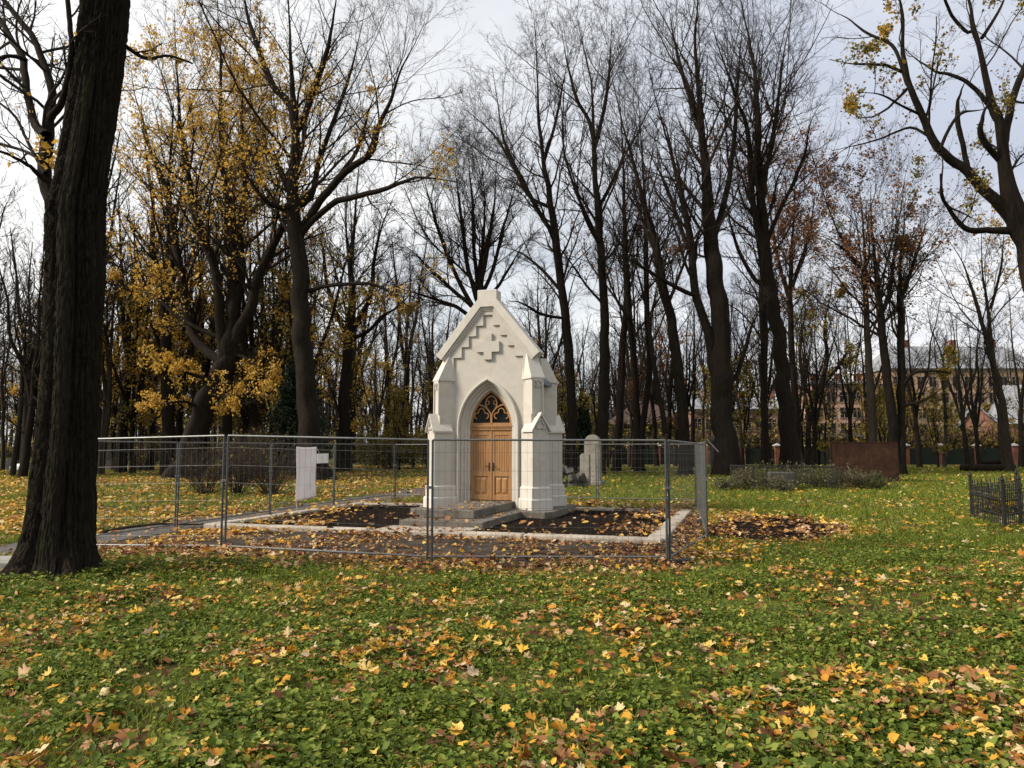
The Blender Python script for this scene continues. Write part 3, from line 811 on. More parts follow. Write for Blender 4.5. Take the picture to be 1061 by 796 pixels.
# diagonal buttresses
def trefoil(b, cx, cz, r, y0, y1, w):
    for a in (90, 210, 330):
        x, z = cx + 0.62 * r * math.cos(R(a)), cz + 0.62 * r * math.sin(R(a))
        b.ribbon([(x + 0.55 * r * math.cos(R(a + t)), z + 0.55 * r * math.sin(R(a + t))) for t in range(-125, 126, 25)], w, y0, y1)
for sx, sy, rot in ((-1, 0, -45), (1, 0, 45), (1, 1, 135), (-1, 1, -135)):
    X = Matrix.Translation((sx * HW, DEP * sy, 0)) @ Matrix.Rotation(R(rot), 4, 'Z')
    b = MB(X)
    b.box(-0.23, 0.23, -0.40, 0.26, Z0, 2.19)
    b.prism([(-0.23, 2.191), (0.23, 2.191), (0, 2.56)], -0.398, -0.10)
    b.box(-0.172, 0.172, -0.235, 0.22, 2.192, 3.50)
    bt = b.build('buttress', M['plaster'], chapel)
    b = MB(X)
    b.frust((-0.31, 0.31, -0.485, 0.2, Z0 - 0.003), (-0.31, 0.31, -0.485, 0.2, Z0 + 0.25), cap=False)
    b.frust((-0.31, 0.31, -0.485, 0.2, Z0 + 0.25), (-0.275, 0.275, -0.445, 0.2, Z0 + 0.29), bottom=False)
    b.frust((-0.272, 0.272, -0.442, 0.2, Z0 + 0.291), (-0.272, 0.272, -0.442, 0.2, Z0 + 0.54), cap=False)
    b.frust((-0.272, 0.272, -0.442, 0.2, Z0 + 0.54), (-0.233, 0.233, -0.403, 0.2, Z0 + 0.58), bottom=False)
    b.build('plinth', M['plaster_trim'], bt, bevel=0.006)
    b = MB(X)                                                        # gablet roof over the lower stage
    for s in (-1, 1):
        p = [(s * 0.275, 2.14), (s * 0.275, 2.19), (0, 2.64), (0, 2.56)]
        b.prism(p if s < 0 else p[::-1], -0.465, 0.10)
    b.build('gablet', M['plaster_trim'], bt, bevel=0.005)
    b = MB(X)                                                        # sloping cap of the upper stage
    b.box(-0.205, 0.205, -0.285, 0.2, 3.503, 3.54)
    b.add([(-0.205, -0.285, 3.54), (0.205, -0.285, 3.54), (0.205, 0.22, 3.54), (-0.205, 0.22, 3.54), (-0.15, 0.03, 4.16), (0.15, 0.03, 4.16), (0.15, 0.22, 4.16), (-0.15, 0.22, 4.16)],
          [(0, 1, 5, 4), (1, 2, 6, 5), (2, 3, 7, 6), (3, 0, 4, 7), (4, 5, 6, 7)])
    b.build('weathering', M['plaster_trim'], bt, bevel=0.005)
    b = MB(X)                                                        # blind tracery
    trefoil(b, 0, 2.33, 0.115, -0.44, -0.397, 0.022)
    b.ribbon([(-0.20, 2.12), (-0.17, 2.17), (0, 2.47), (0.17, 2.17), (0.20, 2.12)], 0.025, -0.42, -0.397)
    yf = -0.275
    b.ribbon([(-0.155, 2.60), (-0.155, 3.49)], 0.032, yf, -0.234); b.ribbon([(0.155, 2.60), (0.155, 3.49)], 0.032, yf, -0.234)
    b.ribbon([(-0.171, 3.475), (0.171, 3.475)], 0.05, yf, -0.234)
    for cx in (-0.07, 0.07):
        b.ribbon([(cx + 0.065 * math.cos(R(t)), 3.36 + 0.085 * math.sin(R(t))) for t in range(0, 181, 20)], 0.022, yf, -0.234)
        b.ribbon([(cx + 0.03 * math.cos(R(t)), 3.31 + 0.04 * math.sin(R(t))) for t in range(-60, 241, 30)], 0.014, yf + 0.008, -0.234)
    for cx in (-0.14, 0, 0.14):
        b.ribbon([(cx, 3.27), (cx, 3.36)], 0.022, yf, -0.234)
    b.build('blind_tracery', M['plaster_trim'], bt)

# oak doors
for s in (-1, 1):
    b = MB()
    x0, x1 = (0.006, 0.578) if s > 0 else (-0.578, -0.006)
    zb, zt = 0.385, 2.205
    b.box(x0, x1, 0.285, 0.325, zb, zt)
    yf = 0.255
    for a0, a1 in ((x0, x0 + 0.085), (x1 - 0.085, x1)):
        b.box(a0, a1, yf, 0.2845, zb, zt)
    for c0, c1 in ((zb, zb + 0.13), (1.00, 1.13), (zt - 0.13, zt)):
        b.box(x0 + 0.0855, x1 - 0.0855, yf + 0.001, 0.2845, c0, c1)
    d = b.build('door', M['oak'], chapel, bevel=0.006)
    b = MB()                                                          # fluted boards of the tall panel, raised field of the low one
    n = 6; w = (x1 - x0 - 0.171) / n
    for i in range(n):
        a = x0 + 0.0855 + i * w
        b.frust((a + 0.004, a + w - 0.004, 0.268, 0.2845, 1.135), (a + 0.004, a + w - 0.004, 0.268, 0.2845, 2.07))
    for i in range(2):
        a = x0 + 0.12 + i * ((x1 - x0 - 0.24) / 2); c = a + (x1 - x0 - 0.24) / 2 - 0.012
        b.add([(a, 0.284, 0.55), (c, 0.284, 0.55), (c, 0.284, 0.97), (a, 0.284, 0.97), (a + 0.045, 0.262, 0.60), (c - 0.045, 0.262, 0.60), (c - 0.045, 0.262, 0.92), (a + 0.045, 0.262, 0.92)],
              [(0, 1, 5, 4), (1, 2, 6, 5), (2, 3, 7, 6), (3, 0, 4, 7), (4, 5, 6, 7)])
    b.build('door_panel', M['oak'], d, bevel=0.004)
    b = MB(); hx = s * 0.055
    b.box(hx - 0.018, hx + 0.018, 0.246, 0.2545, 1.14, 1.36)
    b.tube([(hx, 0.25, 1.27), (hx, 0.21, 1.27), (hx + s * 0.10, 0.205, 1.265)], 0.010, 6)
    b.build('handle', M['iron'], d)
    for z in (0.62, 1.98):
        b = MB(); b.tube([(s * 0.582, 0.25, z), (s * 0.582, 0.25, z + 0.11)], 0.014, 6)
        b.build('hinge', M['iron'], d)
b = MB(); b.box(-0.022, 0.022, 0.238, 0.2548, 0.39, 2.20)
b.build('door_cover_strip', M['oak'], chapel, bevel=0.006)
b = MB()
b.box(-0.58, 0.58, 0.225, 0.34, 2.21, 2.30); b.box(-0.58, 0.58, 0.205, 0.34, 2.301, 2.345)
for i in range(22):
    x = -0.55 + i * 0.0524
    b.box(x - 0.014, x + 0.014, 0.207, 0.2245, 2.262, 2.299)
b.build('transom', M['oak'], chapel, bevel=0.004)
b = MB()
ZA = 2.346
def inner(off):                                                     # arch line inside the opening above the transom
    return arch(off, ZA)
b.prism(list(reversed(arch(-0.052, ZA))) + arch(-0.002, ZA), 0.235, 0.33)
b.ribbon([(-0.52, 2.375), (0.52, 2.375)], 0.055, 0.24, 0.32)
b.ribbon([(0, 2.36), (0, 2.62)], 0.05, 0.24, 0.32)
for s in (-1, 1):
    b.ribbon([(0, 2.56), (s * 0.03, 2.66), (s * 0.09, 2.75), (s * 0.17, 2.82), (s * 0.27, 2.87), (s * 0.38, 2.88)], 0.036, 0.243, 0.32)
    b.ribbon([(s * 0.09, 2.74), (s * 0.14, 2.83), (s * 0.155, 2.93), (s * 0.13, 3.02), (s * 0.07, 3.09), (0, 3.11)], 0.03, 0.246, 0.32)
    c = (s * 0.275, 2.60)
    b.ribbon([(c[0] + 0.085 * math.cos(R(t)), c[1] + 0.10 + 0.085 * math.sin(R(t))) for t in range(-20, 201, 22)], 0.026, 0.25, 0.32)
    for q in (-1, 1):
        b.ribbon([(c[0] + q * 0.125 + 0.07 * math.cos(R(t)), c[1] - 0.01 + 0.075 * math.sin(R(t))) for t in ((range(60, 271, 21)) if q < 0 else (range(120, -91, -21)))], 0.026, 0.25, 0.32)
    b.ribbon([(s * 0.11 + 0.05 * math.cos(R(t)), 2.935 + 0.05 * math.sin(R(t))) for t in range(-100, 101, 25)] if s < 0 else
             [(s * 0.11 + 0.05 * math.cos(R(t)), 2.935 + 0.05 * math.sin(R(t))) for t in range(80, 281, 25)], 0.022, 0.25, 0.32)
fl = b.build('fanlight', M['oak'], chapel)
b = MB(); b.prism(list(reversed(inner(-0.03))), 0.322, 0.332)
b.build('window_glass', M['glass_dark'], fl)
b = MB(); b.box(-HW + 0.251, HW - 0.251, 0.45, 0.47, Z0, 3.5)
b.build('inner_screen', M['old_wood'], chapel)

# platform, steps and paving before the door
def stone(name, label, cat, poly_uv, z0, z1, mat, group=None, bev=0.012):
    cu = sum(p[0] for p in poly_uv) / len(poly_uv); cv = sum(p[1] for p in poly_uv) / len(poly_uv)
    b = MB(); b.slab([(p[0] - cu, p[1] - cv) for p in poly_uv], 0, z1 - z0)
    o = b.build(name, mat, bevel=bev)
    o.location = W(cu, cv, z0); o.rotation_euler = (0, 0, -ALPHA)
    return tag(o, label, cat, group)
def rect(u0, u1, v0, v1):
    return [(u0, v0), (u1, v0), (u1, v1), (u0, v1)]
stone('stone_platform', 'low grey granite platform carrying the white chapel', 'platform',
      [(-1.90, -0.62), (-1.72, -0.80), (1.72, -0.80), (1.90, -0.62), (1.90, DEP + 0.6), (-1.90, DEP + 0.6)], -0.02, 0.197, M['granite'], bev=0.015)
stone('stone_step', 'lower and wider grey granite step before the chapel door', 'step', rect(-0.80, 1.12, -3.62, -0.805), -0.02, 0.194, M['granite'], 'granite steps before the door', 0.015)
stone('stone_step', 'upper granite step right at the threshold of the oak doors', 'step', rect(-0.52, 0.68, -2.95, 0.24), 0.196, 0.372, M['granite'], 'granite steps before the door', 0.015)
stone('paving_slab', 'flat pale granite slab lying in front of the lower step between the kerb ends', 'slab', rect(-0.94, 1.02, -4.72, -3.63), -0.02, 0.082, M['granite_light'])
# kerbs of the plot
KG = 'white stone kerbs round the chapel plot'
def kerb(label, poly):
    b = MB()
    cu = sum(p[0] for p in poly) / len(poly); cv = sum(p[1] for p in poly) / len(poly)
    q = [(p[0] - cu, p[1] - cv) for p in poly]
    b.slab(q, 0, 0.135)
    o = b.build('stone_kerb', M['kerb'], bevel=0.03)
    o.location = W(cu, cv, -0.03); o.rotation_euler = (0, 0, -ALPHA)
    return tag(o, label, 'kerb', KG)
K = 0.15
kerb('pale front kerb stone left of the paving slab, ending in a rounded head', rect(-4.60, -0.96, -4.62 - K, -4.62 + K))
kerb('short pale front kerb stone just right of the paving slab, half under leaves', rect(1.08, 2.30, -4.60 - K, -4.60 + K))
kerb('long pale front kerb stone reaching to the right corner of the plot', rect(2.32, 4.92, -4.60 - K, -4.60 + K))
kerb('long pale side kerb along the left edge of the plot beside the path', rect(-4.92, -4.62, -4.77, 2.25))
kerb('wide pale side kerb on the right edge of the plot, leaves beside it', rect(4.62, 4.98, -4.44, 2.25))
kerb('pale rear kerb running from the left corner to the chapel', rect(-4.61, -1.86, 1.95, 2.25))
kerb('pale rear kerb running from the chapel to the right corner', rect(1.86, 4.61, 1.95, 2.25))

# ------------------------------------------------------------------ building-site fence
FH = 1.86
FG = 'wire mesh site fence panels round the chapel'
def fence_panel(A, B, label, droop=0.0, lean=0.0):
    d = B - A; L = math.hypot(d.x, d.y)
    za, zb = float(H(A.x, A.y)), float(H(B.x, B.y))
    t = thing('site_fence_panel', label, 'fence panel', (A.x, A.y, 0), math.atan2(d.y, d.x), FG)
    x0, x1 = 0.035, L - 0.035
    for x, z in ((x0, za), (x1, zb)):
        b = MB(); b.tube([(x, 0, z + 0.0), (x, lean, z + FH)], 0.018, 8)
        b.build('post', M['galv'], t, smooth=False)
    b = MB(); b.tube([(x0, lean, za + FH), (x1, lean, zb + FH - droop)], 0.0155, 8); b.build('top_rail', M['galv_light'], t)
    b = MB(); b.tube([(x0, 0, za + 0.14), (x1, 0, zb + 0.14)], 0.0155, 8); b.build('bottom_rail', M['galv_light'], t)
    b = MB(); n = int(L / 0.095)
    def zz(x, f):
        s = (x - x0) / (x1 - x0)
        return (za + (zb - za) * s) + 0.14 + (FH - 0.14 - droop * s) * f
    for i in range(1, n):
        x = x0 + (x1 - x0) * i / n
        b.tube([(x, 0, zz(x, 0)), (x, 0, zz(x, 1))], 0.0016, 3, caps=False)
    for f in (0.09, 0.25, 0.41, 0.57, 0.73, 0.89):
        b.tube([(x0, 0, zz(x0, f)), (x1, 0, zz(x1, f))], 0.0022, 3, caps=False)
    b.build('wire_mesh', M['wire'], t)
    b = MB()
    for x, z in ((x1 + 0.02, zb + FH * 0.62),):
        b.box(x - 0.035, x + 0.055, -0.035, 0.035, z - 0.02, z + 0.02); b.tube([(x + 0.01, -0.06, z), (x + 0.01, 0.05, z)], 0.009, 6)
    b.build('clamp', M['galv_light'], t)
    return t
names = ['wire mesh panel of the site fence right behind the big dark trunk', 'wire mesh panel in front of the left half of the plot',
         'wire mesh panel standing in front of the chapel doors and right buttress', 'short mesh panel turning back from the front right corner post',
         'second mesh panel of the right side seen almost edge on', 'third mesh panel of the right side seen edge on behind the others',
         'rearmost mesh panel of the right side, its post by the small stone tomb', 'rear mesh panel right of the chapel, in front of the tall gravestone',
         'rear mesh panel hidden mostly behind the right side of the chapel', 'rear mesh panel left of the chapel over the leafy lawn',
         'left side mesh panel farthest back, right of the white banner', 'left side mesh panel that carries the white banner', 'left side mesh panel in front of the bare shrubs',
         'left side mesh panel nearest the big dark trunk']
for i, lb in enumerate(names):
    A, B = FENCE[i], FENCE[(i + 1) % len(FENCE)]
    fence_panel(A, B, lb, droop=0.05 if i == 3 else 0.0)
def foot(p, rz, label):
    b = MB(); b.frust((-0.33, 0.33, -0.11, 0.11, -0.01), (-0.30, 0.30, -0.085, 0.085, 0.11))
    o = b.build('fence_foot', M['rubber'], bevel=0.012)
    put(o, p, rz); tag(o, label, 'fence foot', 'feet of the site fence')
foot((2.40, 11.53, 0.0), R(20), 'black rubber foot under the front right corner post of the fence')
foot((4.35, 17.85, 0.0), R(70), 'black rubber foot among leaves beside the right kerb')
b = MB(); b.tube([(0, 0, 0), (0.34, -0.10, -0.40)], 0.018, 8); b.build('loose_bar', M['galv_light'])
o = bpy.data.objects['loose_bar']; o.location = (6.07, 24.06, 2.02); tag(o, 'short pale metal bar leaning at the top of the right side fence', 'bar')
# banner and notice hung on the left side
A, B = FENCE[12], FENCE[11]
d = (B - A).normalized(); ang = math.atan2(d.y, d.x)
def cloth(name, label, cat, s0, s1, z0, z1, mat, amp):
    nx, nz = 18, 22; V, F = [], []
    for j in range(nz + 1):
        for i in range(nx + 1):
            a, c = i / nx, j / nz
            w = amp * (math.sin(5 * a + 4 * c) * 0.6 + math.sin(9 * (a - c)) * 0.4 + math.exp(-((a - (1.05 - 0.9 * c)) / 0.09) ** 2) * 1.3)
            sag = 0.02 * math.sin(PI * a) * c
            V.append((s0 + (s1 - s0) * a, -0.045 - w * (0.3 + 0.7 * (1 - c)), z0 + (z1 - z0) * c - sag + (0.04 * a * (1 - c))))
    for j in range(nz):
        for i in range(nx):
            p = j * (nx + 1) + i; F.append((p, p + 1, p + nx + 2, p + nx + 1))
    b = MB(); b.add(V, F)
    o = b.build(name, mat, smooth=True)
    so = o.modifiers.new('thickness', 'SOLIDIFY'); so.thickness = 0.003
    put(o, A, ang); return tag(o, label, cat)
ban = cloth('banner', 'creased white and faintly pink cloth banner hung on the site fence', 'banner', 1.18, 2.28, 0.30, 1.78, M['banner'], 0.03)
b = MB(); b.tube([(1.2, -0.05, 0.33), (1.27, -0.05, 0.05)], 0.006, 5); b.tube([(2.27, -0.05, 1.77), (2.50, -0.03, 1.60)], 0.006, 5)
b.build('banner_tie', M['white_paint'], ban)
b = MB(); b.box(2.33, 3.02, -0.05, -0.042, 1.30, 1.58); o = b.build('notice_board', M['sign_white']); put(o, A, ang); tag(o, 'small blank white notice board beside the hanging banner', 'sign')
b = MB()
# ------------------------------------------------------------------ trees
def nrm(a):
    return a / np.maximum(np.linalg.norm(a, axis=-1, keepdims=True), 1e-9)
def tubes(Pn, Rn, k, f=None):
    """Pn (B, n, 3), Rn (B, n) -> vertices and quads of k-sided tubes"""
    B, n, _ = Pn.shape
    T = np.empty_like(Pn); T[:, 1:-1] = Pn[:, 2:] - Pn[:, :-2]; T[:, 0] = Pn[:, 1] - Pn[:, 0]; T[:, -1] = Pn[:, -1] - Pn[:, -2]
    T = nrm(T)
    ax = np.argmin(np.abs(nrm(Pn[:, -1] - Pn[:, 0])), axis=1)
    ref = np.eye(3)[ax][:, None, :]
    U = nrm(np.cross(T, np.broadcast_to(ref, T.shape))); Wv = np.cross(T, U)
    a = 2 * PI * np.arange(k) / k
    V = Pn[:, :, None, :] + Rn[:, :, None, None] * (U[:, :, None, :] * np.cos(a)[None, None, :, None] + Wv[:, :, None, :] * np.sin(a)[None, None, :, None])
    if f is not None:
        V = Pn[:, :, None, :] + (V - Pn[:, :, None, :]) * (1 + f)[..., None]
    idx = np.arange(B * n * k).reshape(B, n, k)
    q = np.stack([idx[:, :-1, :], np.roll(idx[:, :-1, :], -1, 2), np.roll(idx[:, 1:, :], -1, 2), idx[:, 1:, :]], -1).reshape(-1, 4)
    return V.reshape(-1, 3), q
def join(parts):
    V, Q, o = [], [], 0
    for v, q in parts:
        V.append(v); Q.append(q + o); o += len(v)
    return np.concatenate(V), np.concatenate(Q)
def smooth_path(pts, rad, n):
    """Catmull-Rom through the given points"""
    p = np.array([tuple(q) for q in pts], float); r = np.array(rad, float)
    if len(p) == 2:
        p = np.array([p[0], (p[0] + p[1]) / 2, p[1]]); r = np.array([r[0], (r[0] + r[1]) / 2, r[1]])
    m = len(p)
    seg = np.linalg.norm(np.diff(p, axis=0), axis=1); s = np.concatenate([[0], np.cumsum(seg)])
    u = np.linspace(0, s[-1], n)
    i = np.clip(np.searchsorted(s, u, side='right') - 1, 0, m - 2)
    t = ((u - s[i]) / np.maximum(seg[i], 1e-6))[:, None]
    p0 = p[np.maximum(i - 1, 0)]; p1 = p[i]; p2 = p[i + 1]; p3 = p[np.minimum(i + 2, m - 1)]
    c = 0.5 * (2 * p1 + (p2 - p0) * t + (2 * p0 - 5 * p1 + 4 * p2 - p3) * t ** 2 + (3 * p1 - p0 - 3 * p2 + p3) * t ** 3)
    return c, np.interp(u, s, r)
def branch(Pp, Rp, m, t0, t1, ang, asd, lf, rr, n, up, wob, g, ids, rmin=0.004, tip=0.35, lsd=0.25, plen=None, profile=0.55, out=None):
    """m children on every parent"""
    B, k, _ = Pp.shape
    t = t0 + (t1 - t0) * (np.arange(m)[None, :] + g.random((B, m))) / m
    f = t * (k - 1); i = np.minimum(f.astype(int), k - 2); w = (f - i)[..., None]
    bi = np.arange(B)[:, None]
    pos = Pp[bi, i] * (1 - w) + Pp[bi, i + 1] * w
    tan = nrm(Pp[bi, i + 1] - Pp[bi, i])
    rad = Rp[bi, i] * (1 - w[..., 0]) + Rp[bi, i + 1] * w[..., 0]
    L = plen if plen is not None else np.linalg.norm(np.diff(Pp, axis=1), axis=2).sum(1)
    az = (np.arange(m)[None, :] * 2.4 + g.random((B, 1)) * 6.28 + g.normal(0, 0.5, (B, m)))
    ref = np.where(np.abs(tan[..., 2:3]) < 0.9, np.array([0, 0, 1.0]), np.array([1.0, 0, 0]))
    U = nrm(np.cross(tan, ref)); Wv = np.cross(tan, U)
    a = np.radians(g.normal(ang, asd, (B, m)))
    d = np.cos(a)[..., None] * tan + np.sin(a)[..., None] * (np.cos(az)[..., None] * U + np.sin(az)[..., None] * Wv)
    ln = lf * L[:, None] * (1 - profile * t) * np.exp(g.normal(0, lsd, (B, m)))
    r0 = np.maximum(rad * rr * np.exp(g.normal(0, 0.12, (B, m))), rmin)
    N = B * m
    pos = pos.reshape(N, 3); d = d.reshape(N, 3); ln = ln.reshape(N); r0 = r0.reshape(N)
    C = np.empty((N, n, 3)); C[:, 0] = pos
    st = (ln / (n - 1))[:, None]
    for j in range(1, n):
        d = nrm(d + np.array([0, 0, up]) + g.normal(0, wob, (N, 3)))
        C[:, j] = C[:, j - 1] + d * st
    rt = r0[:, None] * (1 - (1 - tip) * np.linspace(0, 1, n)[None, :])
    return C, np.maximum(rt, rmin * 0.6), np.repeat(ids, m)
def leaf_quads(base, size, g, droop=0.0, flat=0.8):
    n = len(base)
    az = g.random(n) * 2 * PI; pt = g.normal(-droop, flat, n); rl = g.normal(0, flat, n)
    t, s, nn = frames(az, pt, rl)
    sz = (size * np.exp(g.normal(0, 0.25, n)))[:, None]
    V = np.empty((n, 4, 3), np.float32)
    V[:, 0] = base - t * sz * 0.5; V[:, 1] = base + s * sz * 0.42 + t * sz * 0.05; V[:, 2] = base + t * sz * 0.5; V[:, 3] = base - s * sz * 0.42 + t * sz * 0.05
    return V.reshape(-1, 3), (4 * np.arange(n)[:, None] + np.arange(4)[None, :])

def tree(name, label, cat, stems, Y, base, seed=0, group=None, bark='bark', twig='twig', dens=1.0, spread=1.0, ang=40, up=0.06, fine=1.0,
         leaves=None, t0=0.2, levels=4, flare=1.3, stemw=0.80, rtw=1.0, l1max=6.6, sides=9, l1len=0.42, dyamp=0.10):
    """stems: [(list of (px, py, width px), depth drift, first t with branches, branchiness)], the first one being the trunk.
    leaves: list of (share of boughs, leaves per twig, size, material, where(x, z) or None)"""
    g = np.random.default_rng(1000 + seed)
    s = MPP(Y)
    root = thing(name, label, cat, tuple(base), 0, group)
    bs = np.array(tuple(base))
    parts, l1, track = [], [], []
    ids = 0
    for si, stem in enumerate(stems):
        pts, dy = stem[0], stem[1]
        ts = stem[2] if len(stem) > 2 else t0
        bb = stem[3] if len(stem) > 3 else 1.0
        n = len(pts)
        W3, rad = [], []
        D0, sway = Y, 0.0 if si == 0 else g.normal(0, dyamp) * 3
        if si:                                                       # a bough starts at the depth of the stem it leaves
            q = np.concatenate(track); k0 = np.argmin((q[:, 0] - pts[0][0]) ** 2 + (q[:, 1] - pts[0][1]) ** 2); D0 = q[k0, 2]
        here = []
        for j, (px, py, w) in enumerate(pts):
            t_ = j / max(n - 1, 1)
            dpt = D0 + dy * t_ ** 1.3 + sway * math.sin(PI * t_)
            W3.append(P(px, py, dpt)); rad.append(w * 0.5 * s); here.append((px, py, dpt))
        here = np.array(here, float); tq = np.linspace(0, n - 1, 12 * n)
        track.append(np.stack([np.interp(tq, np.arange(n), here[:, c_]) for c_ in range(3)], 1))
        if si == 0:
            z = float(H(W3[0].x, W3[0].y)); W3[0].z = z - 0.15
        m = max(10, 4 * n) if si else 12 * n
        C, rr = smooth_path(W3, rad, m)
        ii = np.linspace(0, 2.2 * n, m); jit = np.stack([vnoise(ii, ii * 0 + 7.7 * c_ + si, 1.0, 200 + seed) - 0.5 for c_ in range(3)], 1) * rr[:, None] * 0.45; jit -= jit[0]
        C = C + jit
        if si == 0 and flare > 1:
            h = C[:, 2] - C[0, 2]; rr = rr * (1 + (flare - 1) * np.exp(-h / (rr[0] * 2.2)))
        tt = np.linspace(0, 1, m); rr = rr * stemw * (1 - 0.72 * sst(0.45, 1.0, tt))
        rr = np.maximum(rr, 0.010)
        if si == 0 and rad[0] > 0.25:                                  # ribs, hollows and root spurs of an old trunk
            kk = 22; ta = 2 * PI * np.arange(kk)[None, :] / kk; zz_ = (C[:, 2] - C[0, 2])[:, None] / max(rr[0], 0.2)
            f = 0.34 * (fbm(np.cos(ta) * 1.6 + seed * 3, np.sin(ta) * 1.6 + zz_ * 0.16, 1.0, 90) - 0.5) + 0.22 * (fbm(np.cos(ta) * 5, np.sin(ta) * 5 + zz_ * 0.5, 1.0, 93) - 0.5)
            f = f + 0.45 * np.exp(-zz_ / 0.9) * np.maximum(0, np.cos(ta * 5 + seed)) 
            parts.append(tubes(C[None] - bs, rr[None], kk, f[None]))
        else:
            parts.append(tubes(C[None] - bs, rr[None], sides if rad[0] > 0.12 else 6))
        L = np.linalg.norm(np.diff(C, axis=0), axis=1).sum()
        k = int(round(L * (1 - ts) / 0.72 * dens * bb))
        if k > 0:
            pl = np.array([np.clip(L * l1len, 1.0, l1max / max(0.4, l1len) * 0.42)]) * spread
            c, r1, _ = branch(C[None], rr[None], k, ts, 0.98, ang, 10, 1.0, 0.36, 9, up, 0.12, g, np.array([0]), 0.012, 0.30, 0.35, plen=pl, profile=0.38)
            r1 = np.minimum(r1, (0.010 + 0.016 * np.linalg.norm(c[:, -1] - c[:, 0], axis=1))[:, None] * np.linspace(1, 0.35, 9)[None, :] * 1.1)
            l1.append((c, r1))
    Vt, Qt = join(parts)
    link('trunk', np_mesh('trunk', Vt, quads=Qt, mat=M[bark], smooth=True), root)
    C1 = np.concatenate([c for c, r in l1]); R1 = np.concatenate([r for c, r in l1]); i1 = np.arange(len(C1))
    rm = 0.0052 * rtw * (s / 0.06)
    C2, R2, i2 = branch(C1, R1, int(9 * fine + 0.5), 0.14, 1.0, 38, 12, 0.44, 0.5, 6, up * 0.9, 0.14, g, i1, rm * 1.6, 0.4)
    C3, R3, i3 = branch(C2, R2, int(6 * fine + 0.5), 0.15, 1.0, 36, 14, 0.50, 0.6, 4, up * 0.8, 0.15, g, i2, rm * 1.15, 0.5)
    ps = [tubes(C1 - bs, R1, 5), tubes(C2 - bs, R2, 4), tubes(C3 - bs, R3, 3)]
    if levels > 3:
        C4, R4, i4 = branch(C3, R3, 4, 0.25, 1.0, 38, 14, 0.55, 0.7, 3, up * 0.6, 0.15, g, i3, rm * 0.85, 0.6)
        ps.append(tubes(C4 - bs, R4, 3))
    else:
        C4, i4 = C3, i3
    Vc, Qc = join(ps)
    link('crown', np_mesh('crown', Vc, quads=Qc, mat=M[twig], smooth=False), root)
    for lf in (leaves or []):
        share, per, size, mt, where = lf
        tips = C4[:, -1]; mid = C4[:, C4.shape[1] // 2]
        pick = g.random(len(C1)) < share
        sel = pick[i4]
        if where is not None:
            sel &= where(tips[:, 0], tips[:, 1], tips[:, 2])
        b0 = np.concatenate([tips[sel], mid[sel]])
        b0 = np.repeat(b0, max(1, int(per)), 0) if per >= 1 else b0[g.random(len(b0)) < per]
        if len(b0) == 0: continue
        b0 = b0 + g.normal(0, size * 0.8, b0.shape)
        v, q = leaf_quads(b0 - bs, size, g)
        link('foliage', np_mesh('foliage', v, quads=q, mat=M[mt]), root)
    return root

